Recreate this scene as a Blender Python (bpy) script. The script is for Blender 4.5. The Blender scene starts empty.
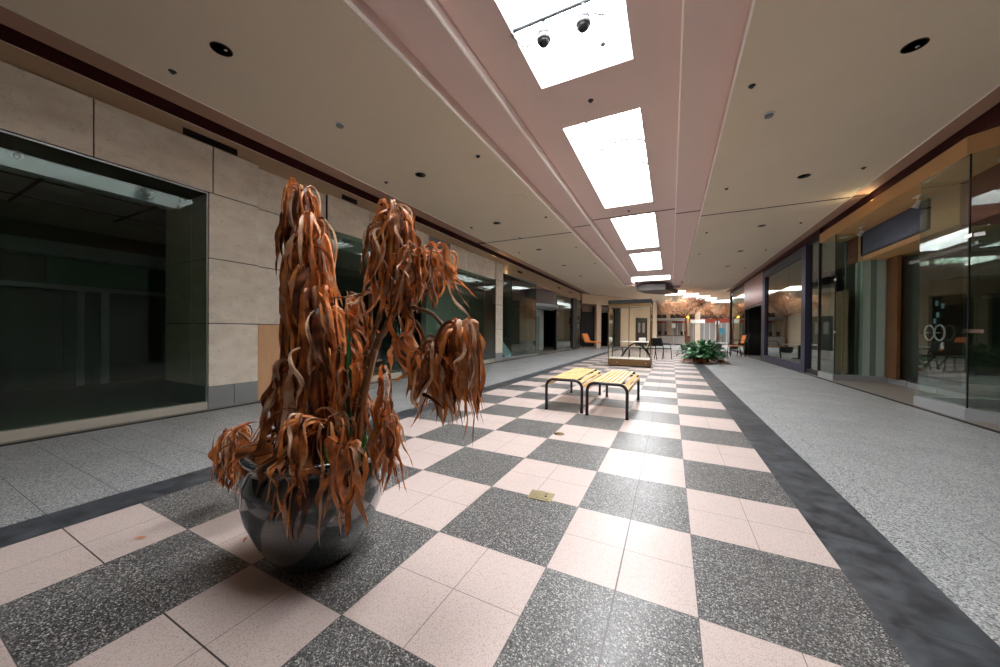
import bpy, bmesh, math, random
from mathutils import Vector, Matrix, noise as mnoise
random.seed(7)
C = bpy.context.scene.collection
SC = bpy.context.scene
PI = math.pi

# ------------------------------------------------------------------ camera
F = 340.57
YAW, PIT, ROL = .4652, -.0056, .0079
CP = Vector((-.105, -2.111, 1.088))
FW = Vector((-math.sin(YAW)*math.cos(PIT), math.cos(YAW)*math.cos(PIT), math.sin(PIT)))
R0 = Vector((math.cos(YAW), math.sin(YAW), 0))
U0 = R0.cross(FW)
RR = R0*math.cos(ROL)+U0*math.sin(ROL)
UU = -R0*math.sin(ROL)+U0*math.cos(ROL)
cd = bpy.data.cameras.new('camera'); cam = bpy.data.objects.new('camera', cd); C.objects.link(cam)
cd.sensor_width = 36; cd.lens = F*36/1000; cd.clip_start = .05; cd.clip_end = 300
M = Matrix.Identity(4)
for i in range(3):
    M[i][0] = RR[i]; M[i][1] = UU[i]; M[i][2] = -FW[i]; M[i][3] = CP[i]
cam.matrix_world = M
SC.camera = cam

def at(u, v, X=None, Y=None, Z=None):
    """a measured point of the photo taken to its real place in the hall"""
    d = FW*F+RR*(u-500)-UU*(v-333.5)
    if X is not None: t = (X-CP.x)/d.x
    elif Y is not None: t = (Y-CP.y)/d.y
    else: t = (Z-CP.z)/d.z
    return CP+d*t

# ------------------------------------------------------------------ materials
MATS = {}
def new_mat(name):
    m = bpy.data.materials.new(name); m.use_nodes = True
    nt = m.node_tree; nt.nodes.clear()
    out = nt.nodes.new('ShaderNodeOutputMaterial')
    MATS[name] = m
    return m, nt, out
def lin(c):
    return tuple(((x/255)/12.92 if x/255 <= .04045 else ((x/255+.055)/1.055)**2.4) for x in c)+(1,)
def node(nt, t, **k):
    n = nt.nodes.new(t)
    for a, b in k.items():
        if a in n.inputs.keys() if isinstance(a, str) and hasattr(n.inputs, 'keys') else False: n.inputs[a].default_value = b
        else: setattr(n, a, b)
    return n
def plain(name, rgb, rough=.5, metal=0, spec=.5, var=.12, scale=12, bump=0, coat=0, sheen=0):
    """a plain surface with slight procedural mottling"""
    m, nt, out = new_mat(name)
    b = nt.nodes.new('ShaderNodeBsdfPrincipled')
    tc = nt.nodes.new('ShaderNodeTexCoord')
    n = nt.nodes.new('ShaderNodeTexNoise'); n.inputs['Scale'].default_value = scale; n.inputs['Detail'].default_value = 5
    nt.links.new(tc.outputs['Object'], n.inputs['Vector'])
    mx = nt.nodes.new('ShaderNodeMix'); mx.data_type = 'RGBA'
    c = lin(rgb)
    mx.inputs['A'].default_value = tuple(x*(1-var) for x in c[:3])+(1,)
    mx.inputs['B'].default_value = tuple(min(1, x*(1+var)) for x in c[:3])+(1,)
    nt.links.new(n.outputs['Fac'], mx.inputs['Factor'])
    nt.links.new(mx.outputs['Result'], b.inputs['Base Color'])
    b.inputs['Roughness'].default_value = rough; b.inputs['Metallic'].default_value = metal
    b.inputs['Specular IOR Level'].default_value = spec
    if coat: b.inputs['Coat Weight'].default_value = coat; b.inputs['Coat Roughness'].default_value = .08
    if bump:
        bp = nt.nodes.new('ShaderNodeBump'); bp.inputs['Strength'].default_value = bump; bp.inputs['Distance'].default_value = .01
        nt.links.new(n.outputs['Fac'], bp.inputs['Height']); nt.links.new(bp.outputs['Normal'], b.inputs['Normal'])
    nt.links.new(b.outputs[0], out.inputs[0])
    return m
def glass(name, tint, ior=1.5, gl=(.9, .95, .93)):
    m, nt, out = new_mat(name)
    tr = nt.nodes.new('ShaderNodeBsdfTransparent'); tr.inputs[0].default_value = tint+(1,)
    g = nt.nodes.new('ShaderNodeBsdfGlossy'); g.inputs['Roughness'].default_value = 0.0; g.inputs[0].default_value = gl+(1,)
    f = nt.nodes.new('ShaderNodeFresnel'); ge = nt.nodes.new('ShaderNodeNewGeometry')
    # the pane is thin: its back face reflects like its front
    nt.links.new(math_n(nt, 'POWER', ior, math_n(nt, 'SUBTRACT', 1., math_n(nt, 'MULTIPLY', ge.outputs['Backfacing'], 2.))), f.inputs['IOR'])
    mx = nt.nodes.new('ShaderNodeMixShader')
    nt.links.new(f.outputs[0], mx.inputs[0]); nt.links.new(tr.outputs[0], mx.inputs[1]); nt.links.new(g.outputs[0], mx.inputs[2])
    nt.links.new(mx.outputs[0], out.inputs[0])
    return m
def emit(name, rgb, s):
    m, nt, out = new_mat(name)
    e = nt.nodes.new('ShaderNodeEmission'); e.inputs[0].default_value = lin(rgb); e.inputs[1].default_value = s
    nt.links.new(e.outputs[0], out.inputs[0]); return m

def math_n(nt, op, a, b=None, c=None):
    n = nt.nodes.new('ShaderNodeMath'); n.operation = op
    for i, x in enumerate((a, b, c)):
        if x is None: continue
        if isinstance(x, (int, float)): n.inputs[i].default_value = x
        else: nt.links.new(x, n.inputs[i])
    return n.outputs[0]
def mixc(nt, fac, a, b):
    n = nt.nodes.new('ShaderNodeMix'); n.data_type = 'RGBA'
    for k, x in (('Factor', fac), ('A', a), ('B', b)):
        if isinstance(x, tuple): n.inputs[k].default_value = x
        elif isinstance(x, (int, float)): n.inputs[k].default_value = x
        else: nt.links.new(x, n.inputs[k])
    return n.outputs['Result']
def speckle(nt, vec, scale, stops):
    v = nt.nodes.new('ShaderNodeTexVoronoi'); v.inputs['Scale'].default_value = scale
    nt.links.new(vec, v.inputs['Vector'])
    s = nt.nodes.new('ShaderNodeSeparateColor'); nt.links.new(v.outputs['Color'], s.inputs[0])
    r = nt.nodes.new('ShaderNodeValToRGB'); r.color_ramp.interpolation = 'CONSTANT'
    e = r.color_ramp.elements
    e[0].position = 0; e[0].color = lin(stops[0][1]); e[1].position = stops[1][0]; e[1].color = lin(stops[1][1])
    for p, c in stops[2:]:
        x = e.new(p); x.color = lin(c)
    nt.links.new(s.outputs[0], r.inputs[0])
    return r.outputs[0]
def line_mask(nt, coord, period, half, off=0.):
    """1 within half of a multiple of period"""
    a = math_n(nt, 'ADD', coord, off)
    a = math_n(nt, 'PINGPONG', a, period/2)
    return math_n(nt, 'LESS_THAN', a, half)
CELL = .61
def floor_mat(name, kind):
    m, nt, out = new_mat(name)
    b = nt.nodes.new('ShaderNodeBsdfPrincipled')
    g = nt.nodes.new('ShaderNodeNewGeometry')
    pos = g.outputs['Position']
    s = nt.nodes.new('ShaderNodeSeparateXYZ'); nt.links.new(pos, s.inputs[0])
    x, y = s.outputs[0], s.outputs[1]
    big = nt.nodes.new('ShaderNodeTexNoise'); big.inputs['Scale'].default_value = 2.2; big.inputs['Detail'].default_value = 6
    nt.links.new(pos, big.inputs['Vector'])
    if kind == 'checker':
        pk = speckle(nt, pos, 330, [(0, (178, 160, 152)), (.1, (198, 182, 175)), (.5, (204, 189, 184)), (.93, (172, 154, 146))])
        dk = speckle(nt, pos, 230, [(0, (34, 36, 38)), (.2, (66, 68, 70)), (.46, (92, 93, 94)), (.7, (120, 120, 118)), (.88, (180, 178, 172))])
        cx = math_n(nt, 'FLOOR', math_n(nt, 'DIVIDE', x, CELL)); cy = math_n(nt, 'FLOOR', math_n(nt, 'DIVIDE', y, CELL))
        par = math_n(nt, 'PINGPONG', math_n(nt, 'ADD', cx, cy), 1)
        col = mixc(nt, par, pk, dk)
        # joints between one-foot tiles
        lx = line_mask(nt, x, CELL/2, .0017); ly = line_mask(nt, y, CELL/2, .0017)
        l = math_n(nt, 'MAXIMUM', lx, ly)
        col = mixc(nt, math_n(nt, 'MULTIPLY', l, .75), col, lin((70, 60, 56)))
        # the wider open joint down the middle column and one across
        ax = math_n(nt, 'LESS_THAN', math_n(nt, 'ABSOLUTE', math_n(nt, 'ADD', x, .5*CELL)), .0034)
        ay = math_n(nt, 'MULTIPLY', math_n(nt, 'SUBTRACT', 1., par), math_n(nt, 'LESS_THAN', math_n(nt, 'ABSOLUTE', math_n(nt, 'ADD', y, 2.5*CELL)), .003))
        col = mixc(nt, math_n(nt, 'MULTIPLY', math_n(nt, 'MAXIMUM', ax, ay), .85), col, lin((40, 36, 34)))
        rough = .36
    elif kind == 'side':
        col = speckle(nt, pos, 170, [(0, (88, 92, 94)), (.22, (144, 148, 149)), (.55, (168, 171, 171)), (.85, (198, 200, 198))])
        # left walk : open joints across ; right walk : staggered joints along the hall
        ly = line_mask(nt, y, CELL/2, .0024)
        left = math_n(nt, 'LESS_THAN', x, 0.)
        lx = line_mask(nt, x, CELL/2, .0024, .1)
        kx = math_n(nt, 'FLOOR', math_n(nt, 'DIVIDE', math_n(nt, 'ADD', x, .1+CELL/4), CELL/2))
        ky = math_n(nt, 'FLOOR', math_n(nt, 'DIVIDE', y, CELL/2))
        st = math_n(nt, 'PINGPONG', math_n(nt, 'ADD', kx, ky), 1)
        l = math_n(nt, 'ADD', math_n(nt, 'MULTIPLY', ly, left), math_n(nt, 'MULTIPLY', math_n(nt, 'MULTIPLY', lx, st), math_n(nt, 'SUBTRACT', 1., left)))
        col = mixc(nt, math_n(nt, 'MULTIPLY', l, .8), col, lin((46, 48, 48)))
        rough = .4
    elif kind == 'band':
        n2 = nt.nodes.new('ShaderNodeTexNoise'); n2.inputs['Scale'].default_value = 9; n2.inputs['Detail'].default_value = 8; n2.inputs['Distortion'].default_value = .5
        nt.links.new(pos, n2.inputs['Vector'])
        r = nt.nodes.new('ShaderNodeValToRGB'); r.color_ramp.elements[0].color = lin((38, 42, 47)); r.color_ramp.elements[1].color = lin((84, 90, 96))
        r.color_ramp.elements[0].position = .35; r.color_ramp.elements[1].position = .75
        nt.links.new(n2.outputs['Fac'], r.inputs[0]); col = r.outputs[0]
        l = line_mask(nt, y, CELL/2, .002)
        col = mixc(nt, math_n(nt, 'MULTIPLY', l, .7), col, lin((24, 24, 26)))
        rough = .36
    hue = mixc(nt, math_n(nt, 'MULTIPLY', big.outputs['Fac'], .14), col, lin((110, 100, 94)))
    nt.links.new(hue, b.inputs['Base Color'])
    rn = nt.nodes.new('ShaderNodeMapRange'); rn.inputs['From Min'].default_value = .3; rn.inputs['From Max'].default_value = .7
    rn.inputs['To Min'].default_value = rough-.06; rn.inputs['To Max'].default_value = rough+.08
    nt.links.new(big.outputs['Fac'], rn.inputs['Value']); nt.links.new(rn.outputs[0], b.inputs['Roughness'])
    b.inputs['Specular IOR Level'].default_value = .34
    nt.links.new(b.outputs[0], out.inputs[0])
    return m
floor_mat('checker', 'checker'); floor_mat('side', 'side'); floor_mat('band', 'band')
def stone_mat():
    m, nt, out = new_mat('stone')
    b = nt.nodes.new('ShaderNodeBsdfPrincipled'); g = nt.nodes.new('ShaderNodeNewGeometry')
    mp = nt.nodes.new('ShaderNodeMapping'); mp.inputs['Scale'].default_value = (1, 1, 2.2)
    nt.links.new(g.outputs['Position'], mp.inputs[0])
    n = nt.nodes.new('ShaderNodeTexNoise'); n.inputs['Scale'].default_value = 3; n.inputs['Detail'].default_value = 8; nt.links.new(mp.outputs[0], n.inputs[0])
    r = nt.nodes.new('ShaderNodeValToRGB'); r.color_ramp.elements[0].color = lin((218, 204, 186)); r.color_ramp.elements[1].color = lin((238, 228, 212))
    r.color_ramp.elements[0].position = .3; r.color_ramp.elements[1].position = .7
    nt.links.new(n.outputs['Fac'], r.inputs[0])
    n2 = nt.nodes.new('ShaderNodeTexNoise'); n2.inputs['Scale'].default_value = 13; n2.inputs['Detail'].default_value = 10; n2.inputs['Distortion'].default_value = 2; nt.links.new(mp.outputs[0], n2.inputs[0])
    # thin worm-like pores
    d = math_n(nt, 'ABSOLUTE', math_n(nt, 'SUBTRACT', n2.outputs['Fac'], .5))
    k = math_n(nt, 'LESS_THAN', d, .010)
    n3 = nt.nodes.new('ShaderNodeTexNoise'); n3.inputs['Scale'].default_value = 9; nt.links.new(g.outputs['Position'], n3.inputs[0])
    k = math_n(nt, 'MULTIPLY', k, math_n(nt, 'GREATER_THAN', n3.outputs['Fac'], .52))
    col = mixc(nt, math_n(nt, 'MULTIPLY', k, .55), r.outputs[0], lin((120, 105, 90)))
    nt.links.new(col, b.inputs['Base Color']); b.inputs['Roughness'].default_value = .7
    nt.links.new(b.outputs[0], out.inputs[0])
stone_mat()
def leaf_mat(name, stops, rough=.45, bump=.6):
    m, nt, out = new_mat(name)
    b = nt.nodes.new('ShaderNodeBsdfPrincipled'); g = nt.nodes.new('ShaderNodeNewGeometry')
    n = nt.nodes.new('ShaderNodeTexNoise'); n.inputs['Scale'].default_value = 14; n.inputs['Detail'].default_value = 6
    nt.links.new(g.outputs['Position'], n.inputs['Vector'])
    f = math_n(nt, 'ADD', math_n(nt, 'MULTIPLY', g.outputs['Random Per Island'], .62), math_n(nt, 'MULTIPLY', math_n(nt, 'SUBTRACT', n.outputs['Fac'], .25), .72))
    r = nt.nodes.new('ShaderNodeValToRGB'); e = r.color_ramp.elements
    e[0].position, e[0].color = stops[0][0], lin(stops[0][1]); e[1].position, e[1].color = stops[1][0], lin(stops[1][1])
    for p, c in stops[2:]:
        x = e.new(p); x.color = lin(c)
    nt.links.new(f, r.inputs[0]); nt.links.new(r.outputs[0], b.inputs['Base Color'])
    b.inputs['Roughness'].default_value = rough
    b.inputs['Subsurface Weight'].default_value = 0
    bp = nt.nodes.new('ShaderNodeBump'); bp.inputs['Strength'].default_value = bump; bp.inputs['Distance'].default_value = .004
    n2 = nt.nodes.new('ShaderNodeTexNoise'); n2.inputs['Scale'].default_value = 60; n2.inputs['Detail'].default_value = 3
    nt.links.new(g.outputs['Position'], n2.inputs['Vector'])
    nt.links.new(n2.outputs['Fac'], bp.inputs['Height']); nt.links.new(bp.outputs[0], b.inputs['Normal'])
    t = nt.nodes.new('ShaderNodeBsdfTranslucent'); nt.links.new(r.outputs[0], t.inputs[0])
    mx = nt.nodes.new('ShaderNodeMixShader'); mx.inputs[0].default_value = .22
    nt.links.new(b.outputs[0], mx.inputs[1]); nt.links.new(t.outputs[0], mx.inputs[2]); nt.links.new(mx.outputs[0], out.inputs[0])
leaf_mat('dead_leaf', [(.10, (50, 28, 18)), (.25, (118, 66, 38)), (.40, (188, 108, 56)), (.53, (240, 154, 80)), (.68, (188, 138, 102)), (.86, (250, 222, 192))])
leaf_mat('green_leaf', [(0, (18, 52, 18)), (.5, (40, 96, 36)), (1, (86, 140, 70))], rough=.35)
leaf_mat('fern_leaf', [(0, (22, 54, 30)), (.4, (44, 92, 54)), (.75, (92, 140, 96)), (1, (150, 180, 140))], rough=.35)
leaf_mat('tree_leaf', [(0, (150, 104, 74)), (.4, (206, 154, 116)), (.75, (236, 194, 152)), (1, (250, 222, 184))], rough=.6, bump=.2)
leaf_mat('fallen_leaf', [(0, (84, 44, 24)), (.5, (168, 98, 52)), (1, (222, 160, 110))], rough=.6)
def wood_mat(name, a, b_, scale=3, rough=.4, axis=(12, 1, 12)):
    m, nt, out = new_mat(name)
    b = nt.nodes.new('ShaderNodeBsdfPrincipled'); g = nt.nodes.new('ShaderNodeTexCoord')
    mp = nt.nodes.new('ShaderNodeMapping'); mp.inputs['Scale'].default_value = axis; nt.links.new(g.outputs['Object'], mp.inputs[0])
    n = nt.nodes.new('ShaderNodeTexNoise'); n.inputs['Scale'].default_value = scale; n.inputs['Detail'].default_value = 6; n.inputs['Distortion'].default_value = .6
    nt.links.new(mp.outputs[0], n.inputs[0])
    gg = nt.nodes.new('ShaderNodeNewGeometry')
    f = math_n(nt, 'ADD', math_n(nt, 'MULTIPLY', n.outputs['Fac'], .8), math_n(nt, 'MULTIPLY', gg.outputs['Random Per Island'], .2))
    r = nt.nodes.new('ShaderNodeValToRGB'); r.color_ramp.elements[0].color = lin(a); r.color_ramp.elements[1].color = lin(b_)
    r.color_ramp.elements[0].position = .3; r.color_ramp.elements[1].position = .7
    nt.links.new(f, r.inputs[0]); nt.links.new(r.outputs[0], b.inputs['Base Color']); b.inputs['Roughness'].default_value = rough
    nt.links.new(b.outputs[0], out.inputs[0])
wood_mat('slat_wood', (222, 172, 102), (244, 208, 146))
wood_mat('ply', (182, 138, 98), (196, 152, 112), axis=(6, 6, 1), rough=.6)
wood_mat('brown_wood', (84, 52, 28), (118, 76, 42), axis=(9, 9, 1), rough=.4)
wood_mat('bamboo', (150, 100, 62), (188, 138, 92), axis=(4, 4, 1), rough=.5)
wood_mat('cane', (84, 56, 38), (140, 102, 70), axis=(3, 3, 8), rough=.7)
wood_mat('sign_bronze', (82, 70, 66), (110, 94, 88), axis=(10, 10, 1), rough=.45)
plain('ceiling_paint', (216, 200, 178), .75, var=.05, scale=1.3)
plain('ceiling_pink', (220, 194, 186), .7, var=.03, scale=1.3)
plain('bead_lit', (236, 222, 212), .5, var=.03)
plain('soffit_brown', (158, 120, 100), .7, var=.05)
plain('slot_red', (64, 10, 9), .6)
plain('seam', (60, 52, 46), .7)
plain('well_white', (246, 248, 248), .8, var=.01)
plain('tan_paint', (192, 164, 132), .7, var=.04, scale=2)
plain('canopy_tan', (204, 158, 104), .55, var=.04, scale=2)
plain('cream', (206, 184, 158), .7, var=.04, scale=2)
plain('joint_dark', (52, 46, 40), .8)
plain('base_granite', (128, 130, 130), .4, var=.15, scale=60)
plain('sill', (176, 170, 158), .5, var=.06, scale=20)
plain('curb_grey', (150, 152, 154), .35, var=.05, scale=20)
plain('black_metal', (9, 9, 10), .45, metal=0, var=.1)
plain('black_matte', (8, 8, 8), .8)
plain('dark_metal', (40, 42, 46), .4, metal=.4)
plain('blue_frame', (44, 44, 66), .45, metal=.2, var=.1)
plain('purple_metal', (142, 104, 104), .32, metal=.75, var=.12, scale=3)
plain('slate_sign', (82, 92, 112), .6, var=.15, scale=4)
plain('bronze', (66, 50, 38), .35, metal=.6)
plain('brass', (120, 96, 62), .3, metal=.8, var=.15)
plain('brass_wood', (112, 82, 48), .4, metal=.3, var=.2, scale=30)
plain('chrome', (220, 220, 220), .2, metal=1)
plain('steel', (180, 182, 184), .35, metal=.8)
plain('grey_enamel', (44, 48, 52), .8)  # glazing bars darkened to show against the bright sky
plain('camera_shell', (52, 56, 60), .6)  # white skylight fittings, colour darkened so the bright sky leaves them grey
plain('white_paint', (236, 236, 232), .45, var=.02)
plain('white_plastic', (226, 228, 228), .4, var=.02)
plain('grey_plastic', (120, 122, 124), .5)
plain('store_dark', (112, 118, 108), .8, var=.15, scale=2)
plain('store_floor', (128, 121, 112), .5, var=.15, scale=3)
plain('store_ceiling', (160, 162, 152), .8, var=.1, scale=2)
plain('store_green', (60, 130, 96), .6, var=.1)
plain('store_grey', (170, 176, 172), .7, var=.08)
plain('pale_green', (176, 196, 184), .4, var=.05)
plain('pale_green_dark', (108, 126, 116), .4, var=.05)
plain('red_brown', (128, 64, 44), .6, var=.1)
plain('kraft', (112, 96, 72), .85, var=.18, scale=3, bump=.6)
plain('pot_glaze', (54, 59, 61), .07, var=.08, scale=6, spec=.8, coat=1)
plain('pot_rim', (150, 158, 160), .3, var=.06)
plain('soil', (34, 26, 20), .95, var=.4, scale=40, bump=1)
plain('orange_pad', (226, 128, 58), .6, var=.08)
plain('grey_pad', (90, 94, 100), .6)
plain('red_band', (166, 62, 36), .6)
plain('shutter', (150, 146, 142), .5, metal=.2, var=.05)
plain('kiosk_grey', (150, 142, 138), .5)
plain('lattice', (64, 57, 53), .6, var=.15)
plain('door_dark', (16, 20, 23), .5)
plain('sky_blue_board', (150, 178, 196), .5)
plain('teal', (46, 110, 124), .5)
plain('sticker', (150, 196, 214), .5)
plain('stain', (168, 156, 140), .8)
plain('brass_plate', (176, 164, 128), .35, metal=.8, var=.2, scale=40)
plain('green_stake', (34, 92, 44), .5)
plain('tree_bark', (150, 92, 56), .8, var=.2)
plain('slat_grey', (84, 84, 88), .5)
glass('glass_left', (.76, .85, .80), 1.33)
glass('glass_right', (.88, .92, .89), 1.55)
glass('glass_clear', (.97, .965, .94), 1.4)
glass('glass_mirror', (.5, .55, .52), 1.8)
emit('lamp_warm', (255, 200, 90), 6)

# ------------------------------------------------------------------ mesh helpers
class MB:
    def __init__(s): s.bm = bmesh.new(); s.mi = 0
    def _m(s, fs):
        for f in fs: f.material_index = s.mi
    def quad(s, *p):
        f = s.bm.faces.new([s.bm.verts.new(q) for q in p]); f.material_index = s.mi; return f
    def box(s, x0, x1, y0, y1, z0, z1, bev=0):
        v = [s.bm.verts.new((x, y, z)) for x in (x0, x1) for y in (y0, y1) for z in (z0, z1)]
        fs = [s.bm.faces.new([v[i] for i in q]) for q in ((0, 1, 3, 2), (4, 6, 7, 5), (0, 4, 5, 1), (2, 3, 7, 6), (0, 2, 6, 4), (1, 5, 7, 3))]
        s._m(fs)
        if bev:
            es = list({e for f in fs for e in f.edges})
            r = bmesh.ops.bevel(s.bm, geom=es, offset=bev, segments=2, profile=.5, affect='EDGES'); s._m(r['faces'])
        return s
    def bar(s, a, b, w, h=None, up=(0, 0, 1)):
        """a rectangular bar from a to b, w wide and h high"""
        a, b = Vector(a), Vector(b); h = h or w
        d = (b-a).normalized(); up = Vector(up)
        if abs(d.dot(up)) > .98: up = Vector((1, 0, 0))
        r = d.cross(up).normalized(); u = r.cross(d)
        v = [s.bm.verts.new(p+r*sx*w/2+u*sz*h/2) for p in (a, b) for sx, sz in ((-1, -1), (1, -1), (1, 1), (-1, 1))]
        s._m([s.bm.faces.new([v[i] for i in q]) for q in ((3, 2, 1, 0), (4, 5, 6, 7), (0, 1, 5, 4), (1, 2, 6, 5), (2, 3, 7, 6), (3, 0, 4, 7))])
        return s
    def tube(s, pts, r, n=10, cap=True):
        pts = [Vector(p) for p in pts]; rr = r if isinstance(r, (list, tuple)) else [r]*len(pts)
        rings = []; up = Vector((.13, .21, 1)).normalized()
        for i, p in enumerate(pts):
            d = (pts[min(i+1, len(pts)-1)]-pts[max(i-1, 0)]).normalized()
            if abs(d.dot(up)) > .97: up = Vector((1, .2, .1)).normalized()
            a = d.cross(up).normalized(); b = a.cross(d)
            up = b
            rings.append([s.bm.verts.new(p+(a*math.cos(t)+b*math.sin(t))*rr[i]) for t in (2*PI*k/n for k in range(n))])
        fs = []
        for q, w in zip(rings, rings[1:]):
            for k in range(n): fs.append(s.bm.faces.new((q[k], q[(k+1) % n], w[(k+1) % n], w[k])))
        for f in fs: f.smooth = True
        if cap: fs += [s.bm.faces.new(rings[0][::-1]), s.bm.faces.new(rings[-1])]
        s._m(fs); return s
    def lathe(s, prof, c=(0, 0, 0), n=40, rot=None):
        c = Vector(c); rings = []
        for r, z in prof:
            row = []
            for k in range(n):
                p = Vector((r*math.cos(2*PI*k/n), r*math.sin(2*PI*k/n), z))
                if rot: p = rot @ p
                row.append(s.bm.verts.new(c+p))
            rings.append(row)
        fs = []
        for q, w in zip(rings, rings[1:]):
            for k in range(n): fs.append(s.bm.faces.new((q[k], q[(k+1) % n], w[(k+1) % n], w[k])))
        for f in fs: f.smooth = True
        fs += [s.bm.faces.new(rings[0][::-1]), s.bm.faces.new(rings[-1])]
        s._m(fs); return s
    def prism(s, poly, z0, z1):
        a = [s.bm.verts.new((x, y, z0)) for x, y in poly]; b = [s.bm.verts.new((x, y, z1)) for x, y in poly]; n = len(poly)
        fs = [s.bm.faces.new(a[::-1]), s.bm.faces.new(b)]+[s.bm.faces.new((a[i], a[(i+1) % n], b[(i+1) % n], b[i])) for i in range(n)]
        s._m(fs); return s
    def build(s, name, mats, parent=None, origin=None, smooth=False, recalc=True):
        if recalc: bmesh.ops.recalc_face_normals(s.bm, faces=s.bm.faces)
        me = bpy.data.meshes.new(name)
        if origin is not None:
            bmesh.ops.translate(s.bm, verts=s.bm.verts, vec=-Vector(origin))
        s.bm.to_mesh(me); s.bm.free()
        if isinstance(mats, str): mats = [mats]
        for m in mats: me.materials.append(MATS[m])
        if smooth:
            for p in me.polygons: p.use_smooth = True
        o = bpy.data.objects.new(name, me); C.objects.link(o)
        if origin is not None: o.location = origin
        if parent: o.parent = parent
        return o
def tag(o, label=None, cat=None, group=None, kind=None):
    if label: o['label'] = label
    if cat: o['category'] = cat
    if group: o['group'] = group
    if kind: o['kind'] = kind
    return o
def empty(name, loc, rz=0):
    o = bpy.data.objects.new(name, None); C.objects.link(o); o.location = loc; o.rotation_euler = (0, 0, rz); o.empty_display_size = .1; return o
def struct(o): o['kind'] = 'structure'; return o
def copy_tree(o, parent=None):
    c = o.copy(); C.objects.link(c)
    if parent: c.parent = parent
    for ch in [k for k in bpy.data.objects if k.parent == o]: copy_tree(ch, c)
    return c

# ------------------------------------------------------------------ floor
XL, XR = -5.73, 3.30
m = MB()
def fq(x0, x1, y0, y1, i):
    m.mi = i; m.quad((x0, y0, 0), (x1, y0, 0), (x1, y1, 0), (x0, y1, 0))
YN, YF = -9., 48.
bx0, bx1, cx1, bx2 = -5.5*CELL, -5*CELL, CELL, 1.53*CELL
YE = 22.
fq(-5.56, bx0, YN, YF, 1); fq(bx0, bx1, YN, YE, 2); fq(bx1, cx1, YN, YE, 0); fq(cx1, bx2, YN, YE, 2); fq(bx2, 3.16, YN, YF, 1)
fq(bx0, bx2, YE, YF, 1)
fq(-5.66, -5.56, YN, 21, 3); fq(3.16, 3.24, YN, 20, 3)
fq(-5.66, -5.56, 21, YF, 1); fq(3.16, 3.24, 20, YF, 1)
fq(-14, -5.66, YN, YF, 4); fq(3.24, 13, YN, 24.2, 4); fq(3.24, 13, 24.2, YF, 1)
struct(m.build('floor', ['checker', 'side', 'band', 'black_matte', 'store_floor'], recalc=False))

# ------------------------------------------------------------------ ceiling as a height field
xs = [-14, -5.76, -5.5, -5.16, -2.5, -2.07, -2.0, -1.54, -.5, -.18, -.04, .36, .47, .7, 1.6, 2.4, 3.05, 3.30, 3.6, 4.9, 13]
SK = [(-7.9, -4.3), (-3.3, .25-.0), (1.80, 1.80)]
OPEN = [(-1.3, 1.83), (2.74, 6.30), (7.13, 10.80), (11.62, 15.4), (17.4, 18.9)]
COURT = [(-.75, .7, 22.6, 25.2), (.7, 1.6, 24.6, 27.4), (1.6, 2.4, 26.4, 29.4), (2.4, 3.05, 28.6, 31.4), (3.05, 4.9, 31, 33.4)]
ys = sorted({YN, YF, 19., 21., 22., 24.2}|{a for o in OPEN for a in o}|{a for o in COURT for a in o[2:]})
HS = {}
def zc(x, y):
    """height, material"""
    for a, b in OPEN[:-1]:
        if a < y < b and -1.54 < x < -.5: return None
    a, b = OPEN[-1]
    if a < y < b and -2.07 < x < -.18: return None
    for c in COURT:
        if c[0] < x < c[1] and c[2] < y < c[3]: return None
    if y < 21:
        if -2.0 < x < -.04: return 4.05, 1
        if -2.5 < x < .47 and y < 19: return 3.93, 1
        if -2.0 < x < .36: return 3.93, 1
    if y < 22 or True:
        if x < -5.76: return 3.795, 0
    if y < 24.2:
        if -5.76 < x < -5.5: return 4.15, 3
        if -5.5 < x < -5.16: return 3.815, 2
        if 3.05 < x < 3.30: return 3.815, 2
        if 3.30 < x < 3.6: return 4.15, 3
    return 3.80, 0
m = MB()
def cellz(i, j):
    if i < 0 or j < 0 or i >= len(xs)-1 or j >= len(ys)-1: return 'edge'
    return zc((xs[i]+xs[i+1])/2, (ys[j]+ys[j+1])/2)
for i in range(len(xs)-1):
    for j in range(len(ys)-1):
        h = cellz(i, j)
        if h:
            m.mi = h[1]; m.quad((xs[i], ys[j], h[0]), (xs[i], ys[j+1], h[0]), (xs[i+1], ys[j+1], h[0]), (xs[i+1], ys[j], h[0]))
        for (di, dj) in ((1, 0), (0, 1)):
            k = cellz(i+di, j+dj)
            if k == 'edge': continue
            if h is None and k is None: continue
            za = h[0] if h else 4.62; zb = k[0] if k else 4.62
            if abs(za-zb) < 1e-4: continue
            if h is None or k is None: m.mi = 4
            else: m.mi = h[1] if za > zb else k[1]
            if di: m.quad((xs[i+1], ys[j], za), (xs[i+1], ys[j+1], za), (xs[i+1], ys[j+1], zb), (xs[i+1], ys[j], zb))
            else: m.quad((xs[i], ys[j+1], za), (xs[i+1], ys[j+1], za), (xs[i+1], ys[j+1], zb), (xs[i], ys[j+1], zb))
struct(m.build('ceiling', ['ceiling_paint', 'ceiling_pink', 'soffit_brown', 'slot_red', 'well_white'], recalc=False))
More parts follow.
